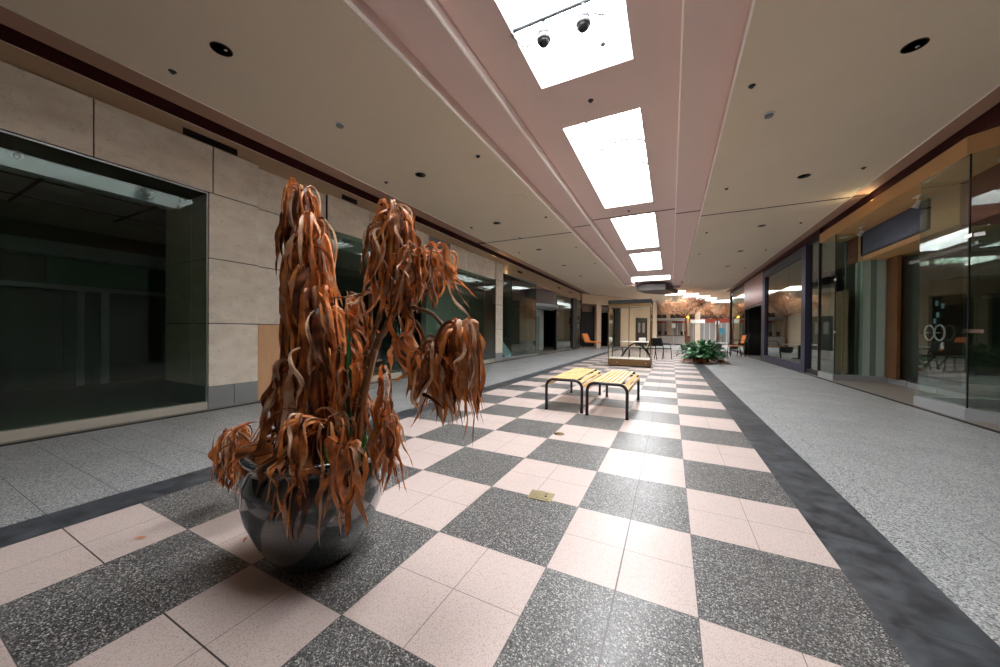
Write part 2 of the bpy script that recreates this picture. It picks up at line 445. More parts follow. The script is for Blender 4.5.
# beads along the stepped edges, colour lightened for the light on the risers
m = MB()
m.tube([(-2.508, YN, 3.795), (-2.508, 19, 3.795)], .020, 10); m.tube([(-2.006, YN, 3.925), (-2.006, 21, 3.925)], .020, 10)
m.tube([(.476, YN, 3.797), (.476, 19, 3.797)], .012, 10); m.tube([(-.034, YN, 3.927), (-.034, 21, 3.927)], .012, 10)
m.tube([(-5.155, YN, 3.797), (-5.155, 24, 3.797)], .008, 8); m.tube([(3.045, YN, 3.797), (3.045, 24, 3.797)], .008, 8)
m.box(-2.9, -2.88, 17.5, 19.6, 3.785, 3.81); m.box(-2.9, -2.3, 19.5, 19.6, 3.785, 3.81)
m.box(.68, .70, 16.4, 19, 3.785, 3.81); m.box(.36, .70, 19.0, 19.1, 3.785, 3.81)
struct(m.build('trim_1', 'bead_lit'))
# expansion joint across the whole ceiling
m = MB()
y0, y1 = 7.0, 7.035
m.box(-5.5, -2.5, y0, y1, 3.792, 3.82); m.box(-2.5, -2.03, y0, y1, 3.922, 3.95); m.box(-2.0, -.05, y0, y1, 4.042, 4.07)
m.box(-.04, .47, y0, y1, 3.922, 3.95); m.box(.47, 3.3, y0, y1, 3.792, 3.82)
struct(m.build('trim_2', 'seam'))
# roof deck above, pierced by the skylights
m = MB()
ys2 = ys
for i in range(len(xs)-1):
    for j in range(len(ys)-1):
        if cellz(i, j): m.quad((xs[i], ys[j], 4.62), (xs[i], ys[j+1], 4.62), (xs[i+1], ys[j+1], 4.62), (xs[i+1], ys[j], 4.62))
struct(m.build('ceiling', 'well_white', recalc=False))
# arched glazing bars over the skylights
k = 1
for (a, b) in OPEN[:-1]:
    m = MB()
    for yy in () if a < 2 else (a+.12, a+(b-a)*.36, a+(b-a)*.68, b-.12):
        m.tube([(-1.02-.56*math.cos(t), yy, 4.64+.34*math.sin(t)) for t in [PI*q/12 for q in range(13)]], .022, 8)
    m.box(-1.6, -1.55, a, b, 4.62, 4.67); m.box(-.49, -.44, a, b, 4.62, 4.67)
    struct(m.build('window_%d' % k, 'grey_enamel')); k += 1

# outer shell
m = MB()
for q in [((-14, YN, 0), (13, YN, 0), (13, YN, 4.62), (-14, YN, 4.62)), ((-14, YN, 0), (-14, YF, 0), (-14, YF, 4.62), (-14, YN, 4.62)),
          ((13, YN, 0), (13, YF, 0), (13, YF, 4.62), (13, YN, 4.62)), ((-14, YF, 0), (13, YF, 0), (13, YF, 4.62), (-14, YF, 4.62))]: m.quad(*q)
struct(m.build('wall_outer', 'store_dark'))
m = MB(); m.box(XL, XR, -8.4, -8.2, 0, 3.82); struct(m.build('wall_back', 'cream'))

# ------------------------------------------------------------------ left wall
GAP = .006
m = MB()
def panel(y0, y1, z0, z1, x=XL, d=.10):
    m.box(x-d, x, y0+GAP, y1-GAP, z0+GAP, z1-GAP, bev=.003)
ZT = 3.59
# lintel over first shopfront
for a, b in ((-8.2, -6.1), (-6.1, -5.02), (-5.02, -3.94), (-3.94, -2.86), (-2.86, -1.82), (-1.82, -.78), (-.78, .30)): panel(a, b, 2.95, ZT, d=.5)
panel(.30, .88, 2.95, ZT, d=.5)
for z0, z1 in ((.30, 1.17), (1.17, 2.06), (2.06, 2.95)): panel(.25, .88, z0, z1, d=.5)
# recessed strip
for z0, z1 in ((.30, 1.17), (1.17, 2.06), (2.06, 2.95), (2.95, ZT)): panel(.88, 2.06, z0, z1, x=XL-.07)
cuts = [2.06+.97*i for i in range(7)]+[8.75]
for a, b in zip(cuts, cuts[1:]):
    if abs(a-4.97) < .1: continue
    panel(a, b, 2.95, ZT, x=XL-.02, d=.3)
for z0, z1 in ((.30, 1.17), (1.17, 2.06), (2.06, 2.95), (2.95, ZT)): panel(8.75, 9.32, z0, z1, d=.5)
m.mi = 1
m.box(XL-.09-.5, XL-.012, -8.2, .88, 2.955, ZT-.01); m.box(XL-1.28, XL-.012, .27, .874, .0, ZT-.01)
m.box(XL-.19, XL-.082, .88, 2.06, .0, ZT-.01); m.box(XL-.3, XL-.04, 2.06, 8.75, 2.96, ZT-.01); m.box(XL-.49, XL-.012, 8.756, 9.31, 0, ZT-.01)
m.mi = 2
m.mi = 0
for z0, z1 in ((.30, 1.17), (1.17, 2.06), (2.06, 2.95)): m.box(XL-1.3, XL-.51, .256, .86, z0+GAP, z1-GAP)
m.mi = 2; m.box(XL-1.3, XL-.505, .253, .86, 0, .30)
for a, b in ((.25, .56), (.56, .88)): m.box(XL-.5, XL, a+.003, b-.003, 0, .30, bev=.003)
m.box(XL-.17, XL-.07, .88, 1.47, 0, .30); m.box(XL-.17, XL-.07, 1.476, 2.06, 0, .30); m.box(XL-.5, XL, 8.75, 9.32, 0, .30, bev=.003)
struct(m.build('wall_left', ['stone', 'joint_dark', 'base_granite']))
# painted fascia above the stone, running on past the pier
m = MB(); m.box(XL-.6, XL-.05, -8.2, 9.0, ZT-.02, 3.79); m.box(XL-.6, XL-.05, 9.0, 21.6, 3.28, 3.79)
m.mi = 1; m.box(XL-.9, XL-.02, -8.2, 21.7, 3.97, 4.15)
struct(m.build('wall_left', ['tan_paint', 'slot_red']))
# lintel air panel (darker) above the second shopfront
g = empty('air_grille', (XL-.03, 5.45, 3.27)); tag(g, 'dull grey grille panel set in the stone lintel over the second left shopfront', 'grille')
m = MB(); m.box(XL-.037, XL-.03, 4.99, 5.92, 2.98, 3.57); m.build('grille_panel', 'store_grey', g).location = -g.location
m = MB()
for i in range(24): m.box(XL-.031, XL-.022, 5.0, 5.91, 3.0+.0235*i, 3.012+.0235*i)
m.build('louvre', 'grey_plastic', g).location = -g.location

# fascia vents
for i, (y, w, z, lab) in enumerate([(.30, .62, 3.66, 'long black slot vent in the fascia above the nearest stone lintel'), (2.55, .35, 3.66, 'short black slot vent in the fascia behind the tall dead stem'),
        (11.0, .5, 3.58, 'black slot vent in the fascia just past the end pier of the stone'), (16.6, .5, 3.58, 'black fascia vent above the brown curved shop sign'), (19.0, .5, 3.58, 'black fascia vent nearest the far end of left wall')]):
    v = empty('air_vent', (XL-.045, y, z)); tag(v, lab, 'vent')
    mm = MB(); mm.box(-.004, .004, -w/2, w/2, -.045, .045); mm.build('vent_frame', 'bronze', v)
    mm = MB()
    for q in range(3): mm.box(.003, .009, -w/2+.015, w/2-.015, -.032+.024*q, -.018+.024*q)
    mm.build('slot', 'black_matte', v)

# ---- shopfront glazing
def pane(name, a, b, z0, z1, mat, parent, t=.012):
    a, b = Vector((a[0], a[1], 0)), Vector((b[0], b[1], 0))
    mm = MB(); mm.bar(a+Vector((0, 0, (z0+z1)/2)), b+Vector((0, 0, (z0+z1)/2)), t, z1-z0); return mm.build(name, mat, parent)
GX = XL-.04
w = struct(empty('window_6', (GX, -4, 0)))
def rel(o):
    o.matrix_parent_inverse = Matrix.Translation(-o.parent.location); return o
for a, b in ((-8.2, -5.4), (-5.39, -2.6), (-2.59, .25)): rel(pane('glass_pane', (GX, a), (GX, b), .11, 2.95, 'glass_left', w))
m = MB(); m.box(XL-.14, XL-.01, -8.2, .25, 0, .10, bev=.006); rel(m.build('sill', 'sill', w))
m = MB(); m.box(GX-.015, GX+.012, .238, .252, .1, 2.95); m.box(GX-.015, GX+.012, -8.2, .25, 2.935, 2.95); rel(m.build('frame', 'steel', w))
# first left shop interior
m = MB()
SX = -10.2
m.mi = 0; m.box(SX-.1, SX, -8.2, 3, 0, 3.7); m.box(SX, XL-.5, 1.45, 1.55, 0, 3.7)
m.box(SX, XL-.2, -8.3, -8.2, 0, 3.7)
m.mi = 1
m.box(SX, XL-.45, -8.2, 1.45, 3.25, 3.3)
for i in range(7):
    m.mi = 3; m.box(SX, XL-.9, -6.8+1.22*i, -6.76+1.22*i, 3.235, 3.252)
for i in range(3):
    m.mi = 3; m.box(-9.6+1.22*i, -9.57+1.22*i, -8.2, 1.45, 3.235, 3.252)
m.mi = 2; m.box(SX, SX+.35, -8.2, 1.45, 2.38, 2.62); m.box(SX, SX+.18, -8.2, 1.45, 1.80, 1.88)
m.mi = 4; m.box(SX, SX+.06, -.3, 1.45, 1.9, 2.38)
for i in range(22): m.mi = 0; m.box(SX+.02, SX+.05, -.1, 1.4, .25+.07*i, .30+.07*i)
m.mi = 2; m.box(SX+.05, SX+.10, .05, .14, 0, 1.8); m.box(SX+.05, SX+.10, .35, .46, 0, 1.8); m.box(SX+.05, SX+.10, -2.4, -2.34, 0, 1.8); m.box(SX+.05, SX+.10, -.85, -.8, 0, 2.4)
struct(m.build('wall_store', ['store_dark', 'store_ceiling', 'store_grey', 'black_matte', 'store_green']))
m = MB(); m.box(XL-1.05, XL-.9, -8.2, 1.45, 2.86, 3.26); m.box(XL-.9, XL-.45, .6, 1.45, 0, 3.25)
struct(m.build('wall_store', ['store_grey']))

# second left shopfront : display, angled return, recessed doors, display
w = struct(empty('window_7', (GX, 3, 0)))
rel(pane('glass_pane', (GX, 2.07), (GX, 3.95), .12, 2.95, 'glass_left', w)); rel(pane('glass_pane', (GX, 3.96), (GX-1.1, 4.5), .12, 2.95, 'glass_left', w))
m = MB(); m.prism([(XL-.02, 2.06), (XL-.02, 4.0), (GX-1.1, 4.56), (GX-1.16, 4.5), (XL-.12, 3.93), (XL-.12, 2.06)], 0, .12); rel(m.build('sill', 'sill', w))
w = struct(empty('window_8', (GX, 7, 0)))
rel(pane('glass_pane', (GX, 6.1), (GX, 8.74), .12, 2.95, 'glass_left', w)); rel(pane('glass_pane', (GX, 6.1), (GX-1.1, 5.6), .12, 2.95, 'glass_left', w))
m = MB(); m.prism([(XL-.02, 8.75), (XL-.02, 6.05), (GX-1.1, 5.54), (GX-1.16, 5.6), (XL-.12, 6.12), (XL-.12, 8.75)], 0, .12); rel(m.build('sill', 'sill', w))
d = struct(empty('door_1', (GX-1.1, 5.05, 0)))
rel(pane('glass_pane', (GX-1.1, 4.52), (GX-1.1, 5.03), .02, 2.2, 'glass_left', d)); rel(pane('glass_pane', (GX-1.1, 5.05), (GX-1.1, 5.58), .02, 2.2, 'glass_left', d))
rel(pane('transom', (GX-1.1, 4.5), (GX-1.1, 5.6), 2.22, 2.95, 'glass_left', d))
m = MB()
for y in (4.98, 5.10): m.tube([(GX-1.04, y, .85), (GX-1.04, y, 1.3)], .014, 8)
rel(m.build('door_handle', 'chrome', d))
m = MB(); m.mi = 0
m.box(SX, SX+.1, 1.55, 9.3, 0, 3.7); m.box(SX, XL-.45, 9.2, 9.3, 0, 3.7)
m.mi = 1; m.box(SX, XL-.3, 1.55, 9.2, 3.2, 3.25)
m.mi = 2; m.box(XL-1.15, XL-1.0, 2.06, 9.2, 2.9, 3.2); m.box(SX+.1, SX+.6, 5.5, 9.2, .9, 1.0); m.box(XL-1.6, XL-1.4, 6.6, 9.2, 0, 3.2)
m.box(XL-2.9, XL-2.3, 2.6, 4.2, 0, .9)
struct(m.build('wall_store', ['store_dark', 'store_ceiling', 'store_grey']))

# plywood board standing against the recessed stone
m = MB(); m.box(XL-.068, XL-.05, .90, 1.98, .0, 1.165, bev=.002); tag(m.build('plywood_board', 'ply'), 'tan plywood board covering the low part of recessed stone wall behind potted plant', 'board')

# spot lights hanging behind shop glass
def spot(loc, aim, label, grp=None):
    o = empty('spotlight', loc); tag(o, label, 'light', grp)
    a = Vector(aim).normalized(); rot = Vector((0, 0, 1)).rotation_difference(a).to_matrix()
    mm = MB(); mm.box(-.03, .03, -.09, .09, .0, .02); mm.build('mounting_plate', 'white_plastic', o)
    mm = MB(); mm.tube([(0, 0, 0), (0, .01, -.07)], .008, 8)
    mm.tube([(0.045*math.cos(t), .01, -.11+.045*math.sin(t)) for t in [PI*.1+PI*.8*i/8 for i in range(9)]], .006, 6); mm.build('yoke', 'white_plastic', o)
    mm = MB(); c = Vector((0, .01, -.115))
    mm.lathe([(.018, -.06), (.026, -.05), (.03, 0), (.046, .05), (.05, .065), (.043, .065), (.03, .03)], c, 20, rot); mm.build('lamp_head', 'white_plastic', o)
    mm = MB(); mm.lathe([(.038, .05), (.001, .052)], c, 16, rot); mm.build('lens', 'grey_plastic', o)
    return o
spot((-6.35, -.19, 3.02), (.6, .5, -.6), 'white track spotlight hanging behind the nearest left shop window, right one', None)
spot((-6.35, -1.22, 3.05), (.7, .5, -.4), 'white track spotlight at extreme left edge behind the nearest shop glass')
spot((-6.35, 2.80, 3.12), (.1, .1, -1), 'white spotlight behind glass between the two tall dead plant stems')
spot((-6.35, 7.75, 3.10), (.5, -.5, -.5), 'white spotlight in second left shop, further from the end pier')
spot((-6.35, 8.45, 3.10), (.5, -.5, -.5), 'white spotlight in second left shop, beside the end pier')
m = MB(); m.box(-6.37, -6.33, -8, .3, 3.04, 3.07); m.box(-6.37, -6.33, 2.2, 9, 3.12, 3.15); struct(m.build('trim_3', 'dark_metal'))

# third left shop : bay of angled glass, signed entrance
w = struct(empty('window_9', (-5.9, 11, 0)))
pts = [(-6.15, 9.34), (-5.95, 10.55), (-5.72, 12.75), (-6.7, 13.3)]
mats = ['glass_left', 'glass_mirror', 'glass_left']
for (a, b, mt) in zip(pts, pts[1:], mats): rel(pane('glass_pane', a, b, .08, 3.28, mt, w))
m = MB(); m.prism([(-6.05, 9.33), (-5.85, 10.55), (-5.6, 12.8), (-6.7, 13.4), (-6.8, 13.25), (-5.8, 12.65), (-6.2, 9.33)], 0, .08); rel(m.build('sill', 'base_granite', w))
m = MB()
for p in pts[1:3]: m.bar((p[0]+.012, p[1], .08), (p[0]+.012, p[1], 3.28), .015)
rel(m.build('frame', 'black_metal', w))
m = MB(); m.prism([(-5.78, 9.3), (-5.68, 12.8), (-6.6, 13.6), (-8, 13.6), (-8, 9.3)], 3.28, 3.34)
m.mi = 1; m.box(-10, -9.9, 9.4, 21, 0, 3.7); m.box(-10, -6.6, 14.9, 15.0, 0, 3.3)
struct(m.build('wall_store', ['store_ceiling', 'store_dark']))
sg = empty('shop_sign', (-6.4, 15.6, 2.9)); tag(sg, 'brown ribbed sign band curving out over the entrance of third left shop', 'sign')
m = MB(); arc = [(-6.55+.75*math.sin(PI*t/12), 13.6+4.2*t/12) for t in range(13)]
m.prism(arc+[(-6.9, 17.8), (-6.9, 13.6)], 2.55, 3.28)
for p, q in zip(arc, arc[1:]): m.bar((p[0]+.01, p[1], 2.95), (q[0]+.01, q[1], 2.95), .012, .5)
o = m.build('sign_band', 'sign_bronze', sg); o.location = -sg.location
m = MB(); arc2 = [(-6.5+.85*math.sin(PI*t/12), 13.5+4.4*t/12) for t in range(13)]
m.prism(arc2+[(-6.9, 17.9), (-6.9, 13.5)], 2.42, 2.55); m.build('lower_lip', 'store_grey', sg).location = -sg.location
m = MB(); m.bar((-6.6, 13.7, 0), (-6.6, 13.7, 3.28), .22); m.bar((-6.5, 14.3, 0), (-6.5, 14.3, 2.45), .10)
m.mi = 1; m.box(-7.2, -7.1, 15.0, 17.8, 0, 2.42)
m.mi = 2; m.box(-7.1, -7.07, 15.6, 17.0, 0, 2.0); m.mi = 0; m.bar((-6.3, 17.7, 0), (-6.3, 17.7, 3.3), .12)
struct(m.build('trim_4', ['black_metal', 'store_grey', 'pale_green_dark']))
w = struct(empty('window_10', (-6, 18.5, 0)))
rel(pane('glass_pane', (-6.25, 17.75), (-5.85, 19.6), .05, 3.28, 'glass_mirror', w)); rel(pane('glass_pane', (-5.8, 20.5), (-5.66, 21.7), .05, 3.28, 'glass_mirror', w))
m = MB(); m.prism([(-6.3, 17.7), (-5.8, 19.6), (-5.9, 19.6), (-6.4, 17.75)], 0, .06); rel(m.build('sill', 'base_granite', w))
m = MB(); m.prism([(-6.3, 19.5), (-5.74, 19.62), (-5.70, 20.5), (-6.3, 20.6)], 0, 3.3); m.mi = 1; m.prism([(-6.2, 20.6), (-5.85, 20.6), (-5.75, 21.6), (-6.2, 21.6)], 0, 3.3)
struct(m.build('trim_5', ['black_metal', 'cream']))
# white tilted board leaning inside the third shop
b = MB(); b.bar((-5.95, 10.45, .05), (-6.2, 10.0, .62), .42, .02, up=(1, -.2, .2)); b.bar((-6.2, 10.0, .3), (-6.3, 10.0, .02), .03)
tag(b.build('leaning_board', 'sky_blue_board'), 'pale blue board leaning behind the dark glass of third left shop', 'board')
# wall beyond the corner, running diagonally towards the court
D0, D1 = Vector((-5.66, 21.7, 0)), Vector((-1.2, 30.2, 0)); DD = (D1-D0); DL = DD.length; Dd = DD.normalized(); Dn = Vector((Dd.y, -Dd.x, 0))
def dseg(mm, s0, s1, z0, z1, d=.2, off=0):
    a = D0+Dd*s0+Dn*(off-d/2); b = D0+Dd*s1+Dn*(off-d/2); mm.bar(a+Vector((0, 0, (z0+z1)/2)), b+Vector((0, 0, (z0+z1)/2)), d, z1-z0)
m = MB()
m.mi = 0; dseg(m, 0, DL, 3.1, 3.79); dseg(m, 1.6, 2.1, 0, 3.1); dseg(m, 4.4, DL, 0, 3.1)
m.mi = 1; dseg(m, 0, DL, 3.79, 3.815, off=.05)
m.mi = 2; dseg(m, 0, 4.4, 0, 3.1, off=-1.2); dseg(m, 3.7, 4.4, 0, 3.1, off=.03)
m.mi = 3; dseg(m, .1, 1.5, 2.6, 3.05, off=-.3); dseg(m, 2.2, 3.6, 2.6, 3.0, off=-.3)
struct(m.build('wall_far', ['cream', 'slot_red', 'black_matte', 'bronze']))
d = struct(empty('door_2', D0+Dd*7.2))
m = MB(); dseg(m, 6.55, 7.95, 0, 2.2, d=.05, off=.03); rel(m.build('door_leaf', 'door_dark', d))
m = MB(); dseg(m, 6.72, 7.05, 1.1, 1.9, d=.01, off=.04); dseg(m, 7.35, 7.7, 1.1, 1.9, d=.01, off=.04); rel(m.build('door_window', 'kiosk_grey', d))
m = MB(); dseg(m, 6.45, 6.55, 0, 2.3, d=.08, off=.05); dseg(m, 7.95, 8.05, 0, 2.3, d=.08, off=.05); dseg(m, 6.45, 8.05, 2.2, 2.3, d=.08, off=.05); rel(m.build('door_frame', 'black_metal', d))

# ------------------------------------------------------------------ right side
# tan canopied shop
m = MB()
m.mi = 0
m.prism([(3.30, 9.45), (3.30, 4.55), (4.6, 3.3), (6.5, 3.3), (6.5, 3.6), (4.75, 3.6), (3.42, 4.62), (3.42, 9.45)], 3.45, 3.66)
m.prism([(3.30, 9.45), (3.30, 4.55), (4.6, 3.3), (6.5, 3.3), (6.5, 9.45)], 3.43, 3.45)
m.box(3.85, 4.0, 5.75, 8.95, 2.82, 3.44); m.box(3.85, 4.5, 5.75, 8.95, 2.80, 2.83)
m.mi = 1; m.box(3.84, 3.86, 8.95, 9.45, 2.82, 3.43); m.box(3.86, 4.4, 4.1, 5.75, 2.75, 3.43)
m.mi = 2; m.box(3.35, 6.5, 3.2, 9.4, 3.66, 4.14)
m.mi = 3; m.prism([(3.6, 9.45), (3.6, 4.7), (4.7, 3.7), (6, 3.7), (6, 9.45)], 3.655, 3.67)
struct(m.build('wall_right', ['canopy_tan', 'red_brown', 'slot_red', 'black_matte']))
m = MB(); m.box(3.34, 3.60, -8.2, 3.3, 3.45, 3.66); m.box(3.6, 3.7, -8.2, 4.7, 3.66, 4.14)
m.mi = 1; m.box(3.60, 3.75, -8.2, 2.6, 0, 3.45)
struct(m.build('wall_right', ['tan_paint', 'store_grey']))
sg = empty('shop_sign', (3.84, 7.56, 3.2)); tag(sg, 'blank slate blue sign panel above recessed entrance of the tan shop', 'sign')
m = MB(); m.box(-.01, .005, -1.12, 1.12, -.27, .23); m.build('sign_panel', 'slate_sign', sg)
m = MB(); m.box(-.03, .01, -1.15, -1.12, -.30, .26); m.box(-.03, .01, 1.12, 1.15, -.30, .26); m.box(-.03, .01, -1.12, 1.12, .23, .26); m.box(-.03, .01, -1.12, 1.12, -.30, -.27); m.build('sign_frame', 'black_metal', sg)
# glass bays
w = struct(empty('window_11', (3.4, 5, 0)))
rel(pane('glass_pane', (3.33, 4.56), (3.33, 5.52), .14, 3.44, 'glass_right', w)); rel(pane('glass_pane', (3.34, 4.54), (4.6, 3.38), .14, 3.44, 'glass_right', w)); rel(pane('glass_pane', (3.34, 5.53), (4.3, 5.75), .14, 3.44, 'glass_right', w))
m = MB(); m.prism([(3.30, 5.56), (3.30, 4.52), (4.6, 3.32), (4.6, 3.5), (3.42, 4.6), (3.42, 5.48), (4.3, 5.70), (4.3, 5.82)], 0, .14); rel(m.build('sill', 'curb_grey', w))
m = MB(); m.box(3.315, 3.335, 4.56, 5.52, 3.42, 3.45); rel(m.build('head_channel', 'chrome', w))
m = MB()
for z in (1.12, 2.35): m.box(3.325, 3.345, 4.50, 4.62, z, z+.045); m.bar((3.34, 4.52, z+.022), (3.42, 4.46, z+.022), .03, .045)
m.box(3.32, 3.34, 5.47, 5.52, 1.1, 1.14)
rel(m.build('glass_clamp', 'chrome', w))
m = MB(); m.bar((3.335, 4.55, .14), (3.335, 4.55, 3.44), .014); rel(m.build('frame', 'black_metal', w))
w = struct(empty('window_12', (3.4, 9, 0)))
rel(pane('glass_pane', (3.33, 8.58), (3.33, 9.44), .14, 3.44, 'glass_right', w)); rel(pane('glass_pane', (3.34, 8.57), (3.84, 8.66), .14, 3.43, 'glass_right', w))
m = MB(); m.prism([(3.30, 9.45), (3.30, 8.54), (4.32, 8.70), (4.32, 8.86), (3.42, 8.66), (3.42, 9.45)], 0, .14); rel(m.build('sill', 'curb_grey', w))
m = MB()
for z in (1.12, 2.35): m.box(3.325, 3.345, 8.52, 8.62, z, z+.045)
for z in (1.1, 2.1): m.bar((4.28, 8.66, z), (4.28, 8.72, z), .03, .04)
rel(m.build('glass_clamp', 'chrome', w))
m = MB(); m.bar((3.335, 8.57, .14), (3.335, 8.57, 3.44), .014); rel(m.build('frame', 'black_metal', w))
DX = 4.32
for nm, a, b in (('door_3', 7.16, 8.02), ('door_4', 6.28, 7.14)):
    d = struct(empty(nm, (DX, a, 0)))
    rel(pane('glass_pane', (DX, a), (DX, b), .02, 2.55, 'glass_right', d))
    mm = MB(); mm.box(DX-.02, DX+.02, a, b, 0, .10); mm.box(DX-.02, DX+.02, a, b, 2.55, 2.60); rel(mm.build('rail', 'curb_grey', d))
    mm = MB(); yy = a+.13 if nm == 'door_3' else b-.13
    for s in ((-.06,) if nm == 'door_4' else (-.06,)):
        mm.tube([(DX+s, yy+.13*math.cos(t), 1.13+.14*math.sin(t)) for t in [2*PI*i/28 for i in range(29)]], .011, 8)
        mm.tube([(DX, yy+.13, 1.13), (DX+s, yy+.13, 1.13)], .009, 6)
    rel(mm.build('ring_handle', 'white_plastic', d))
w = struct(empty('window_13', (DX, 8.3, 0)))
rel(pane('glass_pane', (DX, 8.04), (DX, 8.72), .12, 2.8, 'glass_right', w)); rel(pane('glass_pane', (DX, 5.78), (DX, 6.26), .12, 2.8, 'glass_right', w)); rel(pane('transom', (DX, 6.28), (DX, 8.02), 2.62, 2.8, 'glass_right', w))
m = MB(); m.box(DX-.03, DX+.03, 8.04, 8.8, 0, .12); m.box(DX-.03, DX+.03, 5.75, 6.26, 0, .12); rel(m.build('sill', 'curb_grey', w))
m = MB()
for y in (6.27, 7.15, 8.03): m.box(DX-.025, DX+.025, y-.04, y+.04, 2.56, 2.62)
rel(m.build('glass_clamp', 'chrome', w))
# little paper notices on the door glass
for i, (y, z) in enumerate([(7.2, 1.68), (7.04, 1.62), (7.17, 1.46), (7.25, 1.35)]):
    mm = MB(); mm.box(DX-.012, DX-.009, -.035, .035, -.045, .045)
    o = mm.build('paper_note', 'sticker'); o.location = (0, y, z)
    tag(o, ['pale blue paper note on shop door glass, upper left of four', 'pale blue paper note on shop door glass, upper right of four', 'pale blue paper note on shop door glass, third from top of four', 'pale blue paper note on shop door glass, lowest of four'][i], 'note', 'paper notes on the tan shop doors')
# interior of the tan shop
m = MB()
m.mi = 0; m.box(9.4, 9.5, -8.2, 9.4, 0, 3.7); m.box(3.8, 9.4, 9.42, 9.5, 0, 3.6)
m.mi = 1; m.box(4.6, 9.4, 3.7, 9.4, 2.95, 3.0)
m.mi = 2; m.box(4.45, 4.5, 9.0, 9.4, 0, 2.8); m.box(9.2, 9.4, 4, 9, .9, 1.0)
m.mi = 3; m.box(5.2, 5.5, 8.9, 9.35, 0, 2.9)
m.mi = 1; m.box(7.2, 7.9, 5, 8, 0, .95); m.box(6, 8.8, 9.2, 9.35, 1.9, 1.96)
struct(m.build('wall_store', ['store_dark', 'store_ceiling', 'store_grey', 'brown_wood']))
m = MB(); m.box(4.0, 9.4, 3.1, 3.2, 0, 3.7); struct(m.build('wall_store', 'store_dark'))
# pale fluted pillar and wood jamb beside the doors
pl = empty('fluted_pillar', (4.03, 8.88, 0)); tag(pl, 'pale green fluted pillar behind the glass beside shop doors', 'pillar')
m = MB(); m.box(-.18, .20, -.18, .18, .14, 2.8); m.build('shaft', 'pale_green', pl)
m = MB(); m.box(-.19, -.17, -.06, .06, .14, 2.8); m.box(-.05, .05, -.19, -.17, .14, 2.8); m.build('flute', 'pale_green_dark', pl)
m = MB(); m.box(4.24, 4.30, 8.28, 8.68, .12, 2.8); tag(m.build('wood_panel', 'brown_wood'), 'brown wooden jamb panel between pale pillar and glass doors', 'panel')
spot((3.6, 6.2, 3.42), (-.3, .5, -.8), 'white spotlight under tan canopy, in front of the blue sign')
spot((3.6, 8.1, 3.42), (-.5, .3, -.7), 'white spotlight under tan canopy at the left end of blue sign')
for y, x, lab in ((4.9, 3.85, 'round downlight in canopy soffit above the nearest right glass bay'), (8.95, 3.6, 'round downlight in canopy soffit above the far right glass bay')):
    o = empty('downlight', (x, y, 3.43)); tag(o, lab, 'light')
    mm = MB(); mm.lathe([(.055, 0), (.085, 0), (.085, -.012), (.07, -.016), (.055, -.008)], n=24); mm.build('trim_ring', 'white_plastic', o)
    mm = MB(); mm.lathe([(.054, -.003), (.001, -.002)], n=20); mm.build('lens', 'grey_plastic', o)
# kraft paper hung inside far bay and dark shop
for i, (x, y0, y1, z1, lab) in enumerate([(3.62, 8.72, 9.35, 2.15, 'sheet of brown kraft paper hanging inside the far tan shop glass bay'), (3.42, 9.62, 10.2, 2.2, 'narrow brown kraft paper sheet hanging in the dark strip beside blue frame'), (4.3, 15.5, 18.9, 2.2, 'brown paper covering the dark doorway under purple metal panel')]):
    mm = MB(); n = 14
    for q in range(n):
        a, b = y0+(y1-y0)*q/n, y0+(y1-y0)*(q+1)/n
        fa, fb = .02*math.sin(q*1.7), .02*math.sin((q+1)*1.7)
        mm.quad((x+fa, a, .15), (x+fb, b, .15), (x+fb, b, z1), (x+fa, a, z1)); mm.quad((x+fa+.004, a, .15), (x+fb+.004, b, .15), (x+fb+.004, b, z1), (x+fa+.004, a, z1))
    tag(mm.build('kraft_paper', 'kraft'), lab, 'paper')
# dark strip between the two shops
w = struct(empty('window_14', (3.33, 9.9, 0)))
rel(pane('glass_pane', (3.34, 9.5), (3.34, 10.28), .12, 3.55, 'glass_right', w))
m = MB(); m.box(3.3, 3.4, 9.46, 10.3, 0, .12); m.box(3.3, 3.36, 9.46, 9.50, 0, 3.6); rel(m.build('frame', 'black_metal', w))
# blue framed display window
w = struct(empty('window_15', (3.3, 12.5, 0)))
m = MB(); m.box(3.26, 3.42, 10.3, 10.62, 0, 3.6); m.box(3.26, 3.42, 14.95, 15.35, 0, 3.6); m.box(3.26, 3.42, 10.62, 14.95, 3.36, 3.6); m.box(3.26, 3.42, 10.62, 14.95, 0, .22)
rel(m.build('frame', 'blue_frame', w))
rel(pane('glass_pane', (3.33, 10.62), (3.33, 12.1), .22, 3.36, 'glass_mirror', w)); rel(pane('glass_pane', (3.33, 12.11), (3.33, 13.5), .22, 3.36, 'glass_mirror', w)); rel(pane('glass_pane', (3.33, 13.51), (3.33, 14.95), .22, 3.36, 'glass_mirror', w))
m = MB(); m.mi = 0; m.box(3.26, 3.36, 15.35, 19.3, 2.42, 3.66); m.mi = 1; m.box(3.28, 3.4, 15.35, 15.6, 0, 2.42); m.box(3.4, 4.3, 18.95, 19.1, 0, 2.42); m.box(3.4, 4.3, 15.35, 15.5, 0, 2.42); m.box(3.3, 4.5, 15.35, 19.3, 2.42, 2.46); m.box(3.28, 3.4, 19.1, 19.3, 0, 2.42); m.box(3.28, 3.4, 15.6, 19.1, 2.3, 2.42)
m.mi = 2; m.box(3.3, 3.6, 9.45, 24.2, 3.66, 3.80); m.mi = 1; m.box(3.36, 3.44, 9.45, 24.2, 3.55, 3.66)
struct(m.build('wall_right', ['purple_metal', 'black_metal', 'slot_red']))
w = struct(empty('window_16', (3.3, 22, 0)))
